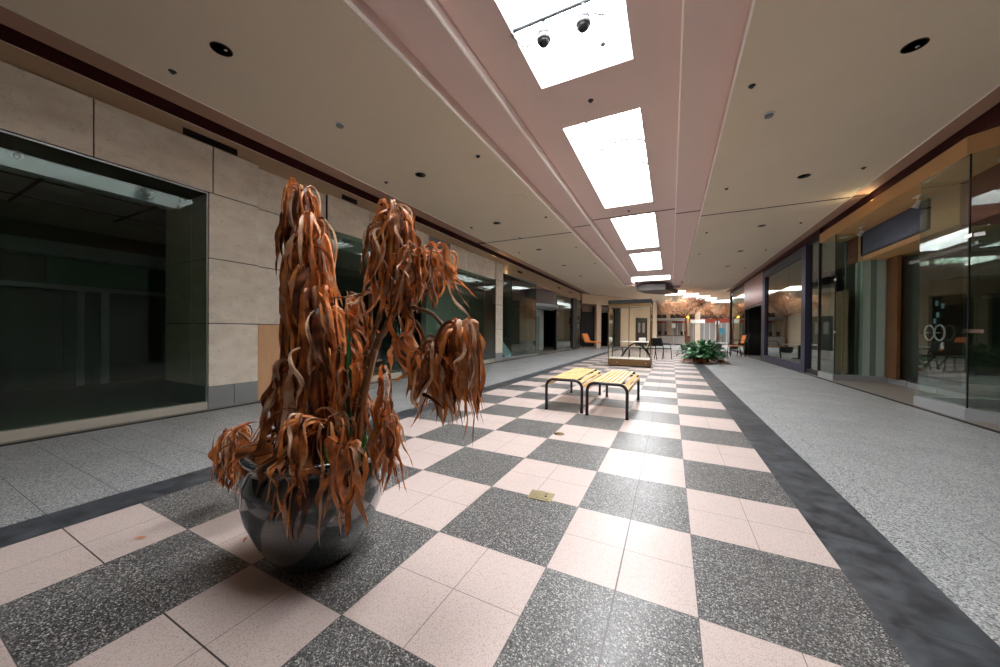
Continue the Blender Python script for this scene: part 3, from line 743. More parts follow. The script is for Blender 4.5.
rel(pane('glass_pane', (3.33, 19.3), (3.33, 21.6), .1, 3.45, 'glass_mirror', w)); rel(pane('glass_pane', (3.33, 21.61), (3.33, 24.0), .1, 3.45, 'glass_mirror', w)); rel(pane('glass_pane', (3.4, 24.1), (8, 24.1), .1, 3.45, 'glass_mirror', w))
m = MB(); m.box(3.27, 3.40, 24.0, 24.16, 0, 3.6); m.box(3.28, 3.38, 19.3, 24.0, 0, .1); m.box(3.28, 3.38, 19.3, 24.0, 3.45, 3.55); m.box(3.4, 8, 24.05, 24.15, 3.45, 3.8); m.box(3.4, 8, 24.05, 24.15, 0, .1)
rel(m.build('frame', 'black_metal', w))
m = MB(); m.mi = 0; m.box(5.4, 5.5, 9.5, 23.9, 0, 3.7); m.box(3.5, 5.4, 15.4, 15.45, 0, 3.6); m.mi = 1; m.box(3.45, 5.4, 9.5, 24.0, 3.5, 3.55)
struct(m.build('wall_store', ['store_dark', 'store_ceiling']))
m = MB(); m.box(8.0, 8.1, 23.9, 40, 0, 3.8); struct(m.build('wall_court', 'cream'))

# ------------------------------------------------------------------ far court
Y = 36.
m = MB()
m.mi = 0; m.box(-1.6, 8, Y, Y+.3, 2.95, 3.8)
m.mi = 1; m.box(-1.6, 8, Y+.1, Y+.3, 2.45, 2.95)
m.mi = 2; m.box(-1.6, 8, Y+.05, Y+.3, 2.1, 2.5)
m.mi = 0
for x in (-.35, 1.3, 5.6, 6.8): m.box(x-.18, x+.18, Y-.1, Y+.3, 0, 2.95)
m.mi = 3; m.box(-1.6, 8, Y+.2, Y+.3, 0, 2.1)
m.mi = 4
for i in range(20): m.box(-1.4+.46*i, -1.36+.46*i, Y+.17, Y+.2, 0, 2.1)
struct(m.build('wall_court', ['cream', 'lattice', 'red_band', 'shutter', 'white_paint']))
m = MB(); m.box(-1.75, -1.55, 30.2, 36.3, 0, 3.8); struct(m.build('wall_court', 'cream'))
# white column with banner
cl = empty('court_column', (2.05, 33.8, 0)); tag(cl, 'pale square column carrying a white cross banner in the far court', 'column')
m = MB(); m.box(-.2, .2, -.2, .2, 0, 3.8); m.build('shaft', 'cream', cl)
m = MB(); m.box(-.24, .24, -.24, .24, 0, .3); m.build('base', 'sill', cl)
m = MB(); m.box(1.48, 2.62, 33.50, 33.55, 2.0, 2.32); tag(m.build('banner', 'white_paint'), 'short white horizontal banner on the pale court column', 'banner')
o = empty('wall_lamp', (1.3, 35.7, 2.62)); tag(o, 'glowing yellow lamp under the header beside the pale court column', 'lamp')
m = MB(); m.lathe([(.04, -.1), (.14, -.08), (.18, .04), (.1, .1)], n=16); m.build('shade', 'lamp_warm', o)
m = MB(); m.box(-.03, .03, 0, .3, .05, .12); m.build('bracket', 'bronze', o)
# kiosk
kx0, kx1, ky = -1.45, 1.0, 32.5
kk = empty('kiosk', ((kx0+kx1)/2, ky+1, 0)); tag(kk, 'grey walk-up kiosk with flat canopy on posts in the far court', 'kiosk')
inv = -kk.location
m = MB(); m.box(kx0, kx1, ky, ky+.8, .08, .82, bev=.01); m.build('counter_front', 'kiosk_grey', kk).location = inv
m = MB(); m.box(kx0, kx1, ky+.05, ky+.8, 0, .1); m.build('plinth', 'black_matte', kk).location = inv
m = MB(); m.box(kx0-.05, kx1+.05, ky-.06, ky+.86, .82, .88); m.build('countertop', 'brown_wood', kk).location = inv
m = MB(); m.box(kx0-.1, kx1+.2, ky-.2, ky+2.2, 2.32, 2.42); m.box(kx0+.1, kx1, ky, ky+2, 2.22, 2.32); m.build('canopy', 'steel', kk).location = inv
for x in (kx0+.1, kx0+.75, -.1, kx1-.1):
    m = MB(); m.bar((x, ky+.3, .88), (x, ky+.3, 2.25), .07); m.build('post', 'cream', kk).location = inv
m = MB(); m.box(kx1, kx1+.45, ky, ky+.7, 0, .84); m.build('side_cabinet', 'brown_wood', kk).location = inv
for x, lab in ((-1.05, 'leftmost'), (-.55, 'second from left'), (.78, 'third from left'), (1.1, 'rightmost')):
    mm = MB(); mm.box(-.09, .09, -.08, .08, 0, .05); mm.box(-.12, .12, -.03, .05, .05, .36, bev=.01)
    o = mm.build('till_monitor', 'black_metal'); o.location = (x, ky+.35, .88); tag(o, 'small black till screen on kiosk counter, '+lab, 'monitor', 'till screens on the kiosk counter')
dsg = empty('diamond_sign', (.1, ky-.25, 0)); tag(dsg, 'small white diamond sign on a thin post before the kiosk', 'sign')
m = MB(); m.tube([(0, 0, 0), (0, 0, 1.6)], .02, 8); m.lathe([(.15, 0), (.15, .03), (.02, .04)], n=16); m.build('post', 'steel', dsg)
m = MB(); m.prism([(-.0, -.02), (.22, 0), (.0, .02), (-.22, 0)], 1.55, 1.56)
m.bar((0, 0, 1.55), (0, 0, 1.95), .30, .02, up=(0, 1, 0)); m.build('board', 'white_paint', dsg)
# teal sign and lit white sign at the right end of the court
m = MB(); m.box(3.9, 4.35, 35.5, 35.55, 1.0, 1.6); tag(m.build('shop_sign', 'teal'), 'small teal sign board at right end of far court', 'sign')
m = MB(); m.box(3.6, 3.95, 35.6, 35.65, 1.95, 2.25); tag(m.build('shop_sign', 'white_paint'), 'small bright white sign on red band at right end of court', 'sign')

# hanging grey bulkhead panel before the court
m = MB(); m.prism([(-1.95, 19.6), (-.42, 19.6), (.28, 22.0), (-.5, 22.6), (-1.6, 21.4)], 3.58, 3.93)
for i in range(5): m.box(-1.9+.36*i, -1.88+.36*i, 19.585, 19.6, 3.58, 3.93)
struct(m.build('trim_6', 'lattice'))

# ------------------------------------------------------------------ ceiling fittings
ordn = ['first', 'second', 'third', 'fourth', 'fifth', 'sixth', 'seventh', 'eighth', 'ninth', 'tenth']
def can(x, y, label, grp):
    o = empty('recessed_light', (x, y, 3.8)); tag(o, label, 'light', grp)
    mm = MB(); mm.lathe([(.076, .004), (.09, .0), (.09, -.005), (.082, -.008), (.075, -.004)], n=28); mm.build('trim_ring', 'bronze', o)
    mm = MB(); mm.lathe([(.0755, -.004), (.05, -.003), (.001, -.002)], n=24); mm.build('can_opening', 'black_matte', o)
    mm = MB(); mm.lathe([(.012, -.010), (.018, -.006), (.016, -.003)], c=(.03, .02, 0), n=16); mm.build('bulb', 'chrome', o)
for i, y in enumerate([-.37, 2.56, 5.47, 8.49, 11.45, 14.3]): can(-4.02, y, 'round recessed ceiling light in the left half, %s from the camera' % ordn[i], 'recessed lights in the left ceiling')
for i, y in enumerate([2.49, 5.46, 8.49, 11.45, 14.3]): can(1.91, y, 'round recessed ceiling light in the right half, %s from the camera' % ordn[i], 'recessed lights in the right ceiling')
def head(x, y, z, label, grp):
    o = empty('sprinkler', (x, y, z)); tag(o, label, 'sprinkler', grp)
    mm = MB(); mm.lathe([(.035, .002), (.035, -.004), (.02, -.012), (.012, -.014)], n=16); mm.build('escutcheon', 'dark_metal', o)
    mm = MB(); mm.tube([(0, 0, -.01), (0, 0, -.02)], .008, 8); mm.lathe([(.018, -.024), (.018, -.02), (.004, -.018)], n=14); mm.build('deflector', 'black_metal', o)
for i, (x, y) in enumerate([(-4.82, -.45), (-4.78, 2.52), (-2.8, 2.45), (-4.78, 5.5), (-2.77, 5.56), (-2.83, 8.67), (-4.78, 8.6), (-2.79, 11.46)]): head(x, y, 3.8, 'small black sprinkler head in the left ceiling half, %s nearest' % ordn[i], 'sprinklers in the left ceiling')
for i, (x, y) in enumerate([(.66, 2.46), (2.67, 5.5), (.8, 5.5), (.73, 8.6), (2.7, 8.6), (.73, 11.38), (2.61, 11.6), (2.61, 15.04)]): head(x, y, 3.8, 'small black sprinkler head in the right ceiling half, %s nearest' % ordn[i], 'sprinklers in the right ceiling')
for i, y in enumerate([2.3, 6.7, 11.2, 16.4]): head(-1.05, y, 4.05, 'small dark sprinkler head in the middle of a pink beam between skylights, %s nearest' % ordn[i], 'sprinklers in the pink beams')
def smoke(x, y, label):
    o = empty('smoke_detector', (x, y, 3.8)); tag(o, label, 'detector')
    mm = MB(); mm.lathe([(.06, .001), (.06, -.012), (.055, -.018)], n=24); mm.build('base_plate', 'white_plastic', o)
    mm = MB(); mm.lathe([(.048, -.018), (.045, -.035), (.03, -.045), (.001, -.046)], n=24); mm.build('sensor_head', 'grey_plastic', o)
smoke(-4.02, .95, 'pale round smoke detector left of skylights, above the dead plant'); smoke(-4.02, 6.9, 'pale round smoke detector in the left ceiling near the expansion joint'); smoke(.95, 3.14, 'small round detector in the right ceiling beside the pink band')
m = MB()
for x, y, w_, l_ in ((-2.9, 4.3, .16, .22),):
    m.box(x-w_, x+w_, y-l_, y+l_, 3.792, 3.80)
tag(m.build('access_hatch', 'ceiling_paint'), 'faint square access hatch in the left ceiling', 'hatch')

# cameras hanging from a conduit inside the first skylight
cb = empty('conduit', (-1.0, 1.05, 4.12)); tag(cb, 'white conduit bar spanning the first skylight, carrying two cameras', 'pipe')
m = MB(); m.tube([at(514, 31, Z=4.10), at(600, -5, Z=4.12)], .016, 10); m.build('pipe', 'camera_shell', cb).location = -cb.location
pe = at(514, 31, Z=4.10)
for q in ((pe.x-.035, pe.x, pe.y-.03, pe.y+.03, 4.05, 4.14),):
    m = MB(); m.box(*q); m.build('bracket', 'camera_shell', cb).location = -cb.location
for i, (x, y, lab) in enumerate([(-1.235, 1.04, 'left one'), (-.855, 1.04, 'right one')]):
    o = empty('security_camera', (x, y, 4.09)); o.scale = (1.15, 1.15, 1.15); tag(o, 'white dome security camera hanging in the nearest skylight, '+lab, 'camera', 'dome cameras on the conduit')
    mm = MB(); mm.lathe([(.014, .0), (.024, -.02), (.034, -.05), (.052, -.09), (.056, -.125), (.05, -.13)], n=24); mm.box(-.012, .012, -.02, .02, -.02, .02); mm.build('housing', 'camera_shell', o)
    mm = MB(); mm.lathe([(.058, -.125), (.060, -.14), (.058, -.155), (.05, -.158)], n=24); mm.build('collar', 'grey_plastic', o)
    mm = MB(); mm.lathe([(.048, -.155)]+[(.046*math.cos(t), -.16-.04*math.sin(t)) for t in [PI/2*q/6 for q in range(6)]]+[(.001, -.2)], n=24); mm.build('dome', 'black_metal', o)
    mm = MB()
    if i == 0: p0, p1 = Vector((-.26, -.03, -.05)), Vector((-.04, 0, -.05))
    else: p0, p1 = Vector((.04, 0, -.04)), Vector((.30, .05, .05))
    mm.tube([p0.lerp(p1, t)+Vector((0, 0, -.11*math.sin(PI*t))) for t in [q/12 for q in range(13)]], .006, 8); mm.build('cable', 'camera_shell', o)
o = empty('sprinkler', (-.78, 1.62, 4.2)); tag(o, 'white pendant sprinkler hanging inside the nearest skylight', 'sprinkler')
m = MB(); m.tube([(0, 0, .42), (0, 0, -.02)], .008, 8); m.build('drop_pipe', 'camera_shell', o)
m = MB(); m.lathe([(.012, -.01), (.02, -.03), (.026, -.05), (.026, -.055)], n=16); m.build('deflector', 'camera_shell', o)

# ------------------------------------------------------------------ benches
def make_bench():
    root = empty('slatted_bench', (0, 0, 0))
    W, L, H, R = .495, 1.46, .43, .10
    def prof(dx=0, n=7, inset=0.):
        pts = []
        w = W/2-inset; r = R-inset*.4; h = H-inset
        for i in range(n): t = PI-PI/2*i/(n-1); pts.append((-w+r+r*math.cos(t), h-r+r*math.sin(t)))
        for i in range(n): t = PI/2-PI/2*i/(n-1); pts.append((w-r+r*math.cos(t), h-r+r*math.sin(t)))
        return pts
    for y in (-L/2, L/2):
        pr = prof()
        mm = MB(); mm.tube([(-W/2, y, .012)]+[(x, y, z) for x, z in pr]+[(W/2, y, .012)], .0195, 12); hp = mm.build('end_frame', 'black_metal', root)
        for s in (-1, 1):
            mm = MB(); mm.lathe([(.018, 0), (.023, .002), (.023, .014), (.018, .016)], c=(s*W/2, y, 0), n=14); mm.build('foot', 'black_matte', hp)
    # slats follow the waterfall edges
    top = [(x, H+.004, 0) for x in (-.145, -.0725, 0, .0725, .145)]
    slats = [(x, H+.003, 0.) for x in (-.1475, -.0885, -.0295, .0295, .0885, .1475)]
    rc = W/2-R
    for s in (-1, 1):
        for a in (46, 8): slats.append((s*(rc+(R+.003)*math.cos(math.radians(a))), H-R+(R+.003)*math.sin(math.radians(a)), s*math.radians(90-a)))
    for x, z, a in slats:
        mm = MB(); mm.box(-.0215, .0215, -L/2+.0, L/2-.0, -.009, .012, bev=.004)
        bmesh.ops.rotate(mm.bm, verts=mm.bm.verts, cent=(0, 0, 0), matrix=Matrix.Rotation(a, 3, 'Y'))
        bmesh.ops.translate(mm.bm, verts=mm.bm.verts, vec=(x, 0, z+.008)); mm.build('slat', 'slat_wood', root)
    for y in (-.45, .45):
        mm = MB(); mm.box(-.19, .19, y-.012, y+.012, H-.022, H-.004); mm.build('cross_rail', 'black_metal', root)
    return root
b1 = make_bench(); b1.location = (-1.43, 3.2, 0); b1.rotation_euler.z = .02
tag(b1, 'light wood slatted bench on black hoop frame, left one of the pair', 'bench', 'slatted benches in the middle of the hall')
b2 = copy_tree(b1); b2.location = (-.825, 3.12, 0); b2.rotation_euler.z = -.01
b2['label'] = 'light wood slatted bench on black hoop frame, right one of the pair'

# floor fittings
fb = empty('floor_box', at(541, 496, Z=0)); tag(fb, 'square brass cover plate of a floor box set in the checker tiles', 'floor box')
m = MB(); m.box(-.078, .078, -.06, .06, 0, .006, bev=.002); m.build('frame', 'brass_plate', fb)
m = MB(); m.box(-.062, .062, -.046, .046, .006, .009); m.build('lid', 'brass_plate', fb)
m = MB(); m.lathe([(.008, .009), (.008, .011), (.003, .011)], c=(.035, -.01, 0), n=10); m.lathe([(.005, .009), (.005, .011), (.002, .011)], c=(.035, .018, 0), n=10); m.build('screw', 'black_metal', fb)
fb.rotation_euler.z = .06
m = MB(); m.lathe([(.055, 0), (.055, .004), (.03, .006), (.001, .006)], n=24); o = m.build('floor_outlet', 'brass'); o.location = at(559, 434, Z=0); tag(o, 'small round brass outlet cap in a pink tile before the benches', 'outlet')

# ------------------------------------------------------------------ display case
dc = empty('display_case', (-1.3, 9.9, 0)); tag(dc, 'tall glass display case with brass base and black cornice behind the benches', 'display case')
x0, x1, y0, y1 = -.64, .64, -.48, .48
m = MB(); m.box(x0, x1, y0, y1, .03, .24, bev=.008); m.build('base', 'brass_wood', dc)
m = MB(); m.box(x0+.03, x1-.03, y0+.03, y1-.03, 0, .04); m.build('plinth', 'black_matte', dc)
m = MB(); m.box(x0+.03, x1-.03, y0+.03, y1-.03, .24, .25); m.build('display_floor', 'white_paint', dc)
m = MB(); m.box(x0-.01, x1+.01, y0-.01, y1+.01, 2.02, 2.14, bev=.006); m.build('cornice', 'black_matte', dc)
m = MB(); m.box(x0+.02, x1-.02, y0+.02, y1-.02, 1.93, 2.02); m.build('light_box', 'brass', dc)
for x in (x0+.012, x1-.012):
    for y in (y0+.012, y1-.012):
        m = MB(); m.bar((x, y, .24), (x, y, 2.02), .026); m.build('corner_post', 'brass', dc)
for n_, a, b in (('a', (x0+.02, y0+.01), (-.005, y0+.01)), ('b', (.005, y0+.02), (x1-.02, y0+.02)), ('c', (x0+.01, y0+.02), (x0+.01, y1-.02)), ('d', (x1-.01, y0+.02), (x1-.01, y1-.02)), ('e', (x0+.02, y1-.01), (x1-.02, y1-.01))):
    pane('glass_pane', a, b, .25, 1.93, 'glass_clear', dc, t=.008)
m = MB(); m.bar((0, y0+.005, .25), (0, y0+.005, 1.93), .016); m.build('centre_post', 'bronze', dc)
m = MB(); m.tube([(-.35, y0-.012, .13), (-.35, y0+.01, .13)], .018, 10); m.tube([(.5, y0-.012, .13), (.5, y0+.01, .13)], .018, 10); m.build('lock', 'chrome', dc)

# ------------------------------------------------------------------ furniture beyond the case
def hoop_bench(loc, rz, label):
    root = empty('hoop_bench', loc, rz); tag(root, label, 'bench')
    for y in (-.5, .5):
        mm = MB(); mm.tube([(-.3, y, 0), (-.3, y, .38), (-.24, y, .44), (.24, y, .44), (.3, y, .38), (.3, y, 0)], .02, 8); mm.build('end_frame', 'black_metal', root)
    for x in (-.2, -.07, .07, .2):
        mm = MB(); mm.box(x-.05, x+.05, -.55, .55, .445, .465); mm.build('slat', 'slat_grey', root)
hoop_bench((-1.85, 13.6, 0), .9, 'low dark bench with hoop frame seen through the display case')
t = empty('cafe_table', (-1.5, 14.3, 0)); tag(t, 'white topped table with arched black legs behind the display case', 'table')
m = MB(); m.box(-.65, .65, -.4, .4, .66, .70, bev=.008); m.build('tabletop', 'white_paint', t)
for y in (-.3, .3):
    mm = MB(); mm.tube([(-.6, y, 0)]+[(-.55+.5*q/6-.0, y, .1+.5*math.sin(PI/2*q/6)) for q in range(7)]+[(.05+.5*q/6, y, .1+.5*math.cos(PI/2*q/6)) for q in range(7)]+[(.6, y, 0)], .025, 8); mm.build('leg_arch', 'black_metal', t)
def cafe_chair(loc, rz, label, mat='black_metal', pad='black_metal', s=1.):
    root = empty('cafe_chair', loc, rz); tag(root, label, 'chair'); root.scale = (s, s, s)
    mm = MB(); mm.box(-.22, .22, -.22, .22, .42, .46, bev=.01); mm.build('seat', pad, root)
    mm = MB(); mm.bar((0, .24, .55), (0, .32, .88), .40, .03, up=(0, 1, 0)); mm.build('backrest', pad, root)
    for sx in (-.2, .2):
        mm = MB(); mm.tube([(sx, -.2, .43), (sx, -.24, 0)], .014, 8); mm.build('leg', mat, root)
        mm = MB(); mm.tube([(sx, .33, .9), (sx, .2, .44), (sx, .28, 0)], .014, 8); mm.build('leg', mat, root)
        mm = MB(); mm.tube([(sx, .26, .66), (sx, -.12, .66), (sx, -.2, .45)], .012, 8); mm.build('armrest', mat, root)
cafe_chair((-.38, 13.6, 0), 2.4, 'black armchair just right of the display case')
cafe_chair((-.95, 13.1, 0), 4.0, 'black armchair seen through the right pane of display case')
m = MB(); m.box(-.14, .14, -.1, .1, 0, .16, bev=.02); o = m.build('carton', 'white_plastic'); o.location = (-1.25, 14.4, .70); tag(o, 'small white carton on the table behind display case', 'carton')
# orange lounge chair by the far end of the left wall
lc = empty('lounge_chair', (-4.95, 21.6, 0), -.35); tag(lc, 'orange cushioned lounge chair with black frame at far end of left wall', 'chair')
m = MB(); m.box(-.3, .45, -.32, .32, .36, .48, bev=.03)
bmesh.ops.rotate(m.bm, verts=m.bm.verts, cent=(0, 0, .4), matrix=Matrix.Rotation(.06, 3, 'Y')); m.build('seat', 'orange_pad', lc)
m = MB(); m.box(-.08, .06, -.32, .32, 0, .62, bev=.03); bmesh.ops.rotate(m.bm, verts=m.bm.verts, cent=(0, 0, 0), matrix=Matrix.Rotation(-.45, 3, 'Y')); bmesh.ops.translate(m.bm, verts=m.bm.verts, vec=(-.33, 0, .42)); m.build('backrest', 'orange_pad', lc)
for sy in (-.34, .34):
    m = MB(); m.tube([(-.62, sy, .95), (-.38, sy, .38), (-.45, sy, 0)], .02, 8); m.tube([(-.38, sy, .34), (.5, sy, .36), (.5, sy, 0)], .02, 8); m.build('side_frame', 'black_metal', lc)
# table and chairs to the right of the green plant
t = empty('cafe_table', (1.75, 17.0, 0)); tag(t, 'white table standing behind the green plant', 'table')
m = MB(); m.box(-.5, .5, -.35, .35, .60, .65, bev=.006); m.build('tabletop', 'white_paint', t)
m = MB(); m.tube([(0, 0, .03), (0, 0, .6)], .05, 12); m.lathe([(.25, 0), (.25, .03), (.05, .05)], n=20); m.build('pedestal', 'black_metal', t)
cafe_chair((2.62, 17.2, 0), -1.4, 'orange brown chair at the right end of the white table', 'bronze', 'orange_pad', 1.15)
cafe_chair((2.95, 18.6, 0), -1.0, 'black metal chair against the far right shop glass', s=1.2)

# ------------------------------------------------------------------ green plant on the floor
def blade(mm, p, d, L, w, droop, n=6, fold=.25, lobes=False, curl=0.):
    """one leaf : a folded ribbon that bends down under its weight"""
    p = Vector(p); d = Vector(d).normalized(); rows = []
    side = d.cross(Vector((0, 0, 1)))
    if side.length < .05: side = Vector((1, 0, 0))
    side.normalize()
    for i in range(n+1):
        t = i/n
        ww = w*math.sin(PI*min(1, t*.92+.06))**.7
        if lobes and i % 2: ww *= .45
        up = side.cross(d).normalized()
        rows.append((mm.bm.verts.new(p-side*ww+up*ww*fold), mm.bm.verts.new(p), mm.bm.verts.new(p+side*ww+up*ww*fold)))
        d = (d+Vector((0, 0, -droop/n))+side*curl/n).normalized(); p = p+d*(L/n)
    for a, b in zip(rows, rows[1:]):
        for k in (0, 1):
            f = mm.bm.faces.new((a[k], a[k+1], b[k+1], b[k])); f.smooth = True; f.material_index = mm.mi
gp = empty('leafy_plant', (.92, 12.3, 0)); tag(gp, 'bushy dark green leafy plant sprawling on floor at end of the checker band', 'plant')
rnd = random.Random(3)
m = MB(); st = MB()
for i in range(520):
    a = rnd.uniform(0, 2*PI); r = rnd.uniform(.02, .16); el = rnd.uniform(.15, 1.35)
    bp = Vector((r*math.cos(a)*1.2, r*math.sin(a), .18)); L = rnd.uniform(.12, .60)*(1.0 if el > .5 else 1.0)
    dr = Vector((math.cos(a)*math.cos(el)*1.1, math.sin(a)*math.cos(el), math.sin(el)*1.0))
    tip = bp+dr*L
    if i % 2 == 0: st.tube([bp, bp+dr*L*.5+Vector((0, 0, .03)), tip], .006, 5)
    blade(m, tip, (dr+Vector((0, 0, .1))), rnd.uniform(.14, .24), rnd.uniform(.045, .085), rnd.uniform(.8, 2.4), n=6, lobes=rnd.random() < .5)
m.build('foliage', 'fern_leaf', gp, recalc=False); st.build('stem', 'green_leaf', gp)
m = MB()
for i in range(330):
    a = rnd.uniform(0, 2*PI); r = rnd.uniform(.1, .62)
    blade(m, (r*math.cos(a)*1.15+.05, r*math.sin(a)*.8-.1, rnd.uniform(.01, max(.05, .36-r*.5))+.02), (math.cos(a*3), math.sin(a*5), rnd.uniform(-.1, .5)), rnd.uniform(.08, .2), rnd.uniform(.02, .045), rnd.uniform(.1, .6), n=4, fold=.5)
bmesh.ops.translate(m.bm, verts=[v for v in m.bm.verts if v.co.z < .004], vec=(0, 0, .02))
m.build('withered_leaves', 'fallen_leaf', gp, recalc=False)
m = MB(); m.lathe([(.16, 0), (.2, .02), (.24, .2), (.25, .22), (.22, .22), (.2, .17), (.001, .16)], n=28); m.build('pot', 'soil', gp)

# ------------------------------------------------------------------ dry trees in the court
def tree(loc, h, cr, label, seed):
    root = empty('dry_tree', loc); tag(root, label, 'tree'); rd = random.Random(seed)
    tr = MB(); tips = []
    tr.tube([(0, 0, 0), (.03, .02, h*.35), (0, 0, h*.62)], [.07, .06, .045], 8)
    def br(p, d, L, r, lv):
        q = p+d*L; q.z = min(q.z, 3.62+.1*rd.random()); mid = p+d*L*.5+Vector((rd.uniform(-.04, .04), rd.uniform(-.04, .04), 0))
        tr.tube([p, mid, q], [r, r*.8, r*.6], 5)
        if lv >= 2: tips.append(q)
        if lv >= 1: tips.append(mid)
        if lv < 3:
            for _ in range(3):
                e = (d+Vector((rd.uniform(-1, 1), rd.uniform(-1, 1), rd.uniform(-.35, .6)))*.8).normalized(); br(q, e, L*.68, r*.55, lv+1)
    for k in range(6):
        a = k*PI/3+rd.uniform(-.3, .3); br(Vector((0, 0, h*.62+.04*k)), Vector((math.cos(a), math.sin(a), rd.uniform(.35, .9))).normalized(), cr*.5, .028, 0)
    tr.build('trunk', 'tree_bark', root)
    lf = MB()
    for p in tips:
        for _ in range(9):
            q = p+Vector([rd.gauss(0, cr*.13) for _ in range(3)])
            if q.z > 3.66: q.z = 3.66-rd.uniform(0, .5)
            blade(lf, q, (rd.uniform(-1, 1), rd.uniform(-1, 1), rd.uniform(-.6, .6)), rd.uniform(.07, .14), rd.uniform(.014, .03), .6, n=2)
    lf.build('foliage', 'tree_leaf', root, recalc=False)
    mm = MB(); mm.lathe([(.2, 0), (.26, .03), (.3, .3), (.3, .34), (.25, .34), (.24, .3), (.001, .29)], n=24); mm.build('planter', 'lattice', root)
tree((.75, 23.0, 0), 3.2, 1.3, 'dry orange leaved tree standing before the kiosk', 1)
tree((2.85, 26.6, 0), 3.2, 1.05, 'pale golden dry tree near the right shop corner in far court', 2)

# ------------------------------------------------------------------ the dead potted plant
PX, PY = -1.665, -1.005
dp = empty('dead_potted_plant', (PX, PY, 0)); tag(dp, 'large withered brown plant drooping over a round glossy grey pot in foreground', 'plant')
PZ = 1.12
m = MB(); m.lathe([(r_, z_*PZ) for r_, z_ in [(.15, 0), (.185, .004), (.205, .03), (.262, .12), (.305, .22), (.318, .29), (.308, .36), (.285, .405), (.282, .42), (.292, .435), (.308, .445), (.314, .456), (.308, .466), (.285, .468), (.262, .455), (.25, .42), (.24, .38), (.001, .38)]], n=72)
m.build('pot', 'pot_glaze', dp)
m = MB(); m.lathe([(.249, .455), (.2, .47), (.1, .475), (.001, .48)], n=40); m.build('soil', 'soil', dp)
def lp(u, v, off=0.):
    p = at(u, v, Y=PY+off); return p-Vector((PX, PY, 0))
rl = random.Random(11)
def dead_leaf(mm, p, ang, L, w, R=.06, up=.03, drift=(0, 0, 0), late=False):
    """a withered strap leaf : springs out of the crown, folds over and hangs down, twisted and creased"""
    n = 20; p = Vector(p); pts = []
    ph, ph2 = rl.uniform(0, 99), rl.uniform(0, 99)
    k = rl.uniform(5, 11); amp = rl.uniform(.006, .028)
    kink_t = rl.uniform(.25, .8); kink = Vector((rl.gauss(0, .05), rl.gauss(0, .05), 0))
    sag = rl.uniform(.0, .3)
    for i in range(n+1):
        t = i/n
        r = R*(1-math.exp(-t*k))*(1-sag*t)
        x = r*math.cos(ang); y = r*math.sin(ang)
        z = up*math.sin(min(1, t*k/3)*PI)*1.3-L*max(0, t-.06)/.94
        sw = mnoise.noise_vector(Vector((t*2.6+ph, ph2, 0)))*amp*min(1, t*5)*1.8
        q = p+Vector((x, y, z))+Vector(drift)*t**1.3+Vector((sw.x, sw.y, sw.z*.5))
        if t > kink_t: q += kink*(t-kink_t)*1.1
        pts.append(q)
    tw = rl.uniform(0, 2*PI); tws = rl.uniform(-3.5, 3.5); fold = rl.uniform(.3, 1.4); rows = []
    for i, q in enumerate(pts):
        t = i/n
        d = (pts[min(i+1, n)]-pts[max(i-1, 0)]).normalized()
        if d.length < .1: d = Vector((0, 0, -1))
        a = d.cross(Vector((math.cos(ph), math.sin(ph), .3))).normalized(); b = a.cross(d).normalized()
        th = tw+tws*t+.5*math.sin(5*t+ph)
        s_ = a*math.cos(th)+b*math.sin(th); u = -a*math.sin(th)+b*math.cos(th)
        ww = w*(.30+.70*math.sin(PI*min(1, t*.98)**.8))*(1 if t < .86 else max(.08, (1-t)/.14))
        ww *= 1+.45*mnoise.noise(Vector((t*7+ph, 3.1, ph2)))
        f = fold*(1+.5*math.sin(8*t+ph2)); c = .35*math.sin(17*t+ph)
        rows.append([mm.bm.verts.new(q+v) for v in (-s_*ww+u*ww*(f+c*.6), -s_*ww*.5+u*ww*f*.25, s_*ww*.05-u*ww*.25*f, s_*ww*.5+u*ww*f*.2, s_*ww*.95+u*ww*(f*.8-c))])
    for a, b in zip(rows, rows[1:]):
        for k_ in range(4):
            f = mm.bm.faces.new((a[k_], a[k_+1], b[k_+1], b[k_])); f.smooth = True
def push_out(mm, zr=.475):
    """leaves that cross the pot lie on its outside"""
    prof = [(z_*PZ, r_) for z_, r_ in [(.0, .15), (.03, .205), (.12, .262), (.22, .305), (.29, .318), (.36, .31), (.41, .285), (.45, .322), (.47, .322)]]
    for v in mm.bm.verts:
        z = v.co.z; r = math.hypot(v.co.x, v.co.y)
        if z < .54 and z > -.1 and r > .2:
            R = .315
            for (za, ra), (zb, rb) in zip(prof, prof[1:]):
                if za <= z <= zb: R = ra+(rb-ra)*(z-za)/(zb-za)
            R += .012
            if z < .52: R = max(R, .305)
            if r < R: v.co.x *= R/r; v.co.y *= R/r
        elif z < .47 and r <= .2: v.co.z = .49+.02*rl.random()
def cluster(crowns):
    """crowns : (point, count, length, crown size, reach, leaf half width, extra)"""
    mm = MB()
    for (p, n_, L, sp, R_, w, kw) in crowns:
        for i in range(int(n_*1.5)):
            a = rl.uniform(0, 2*PI); q = p+Vector((math.cos(a)*sp*rl.random(), math.sin(a)*sp*rl.random(), rl.uniform(-.05, .01)))
            dead_leaf(mm, q, a+rl.uniform(-.5, .5), L*rl.uniform(.45, 1.08), w*(.25+.62*rl.random()**1.3), R=R_*rl.uniform(.2, 1.05), up=rl.uniform(.0, .04), **kw)
    push_out(mm)
    return mm.build('withered_leaves', 'dead_leaf', dp, recalc=False)
right = Vector((math.cos(.75), math.sin(.75), 0))      # across the plant as the hall is entered
def dr(k, z=0): return dict(drift=tuple(right*k+Vector((0, 0, z))))
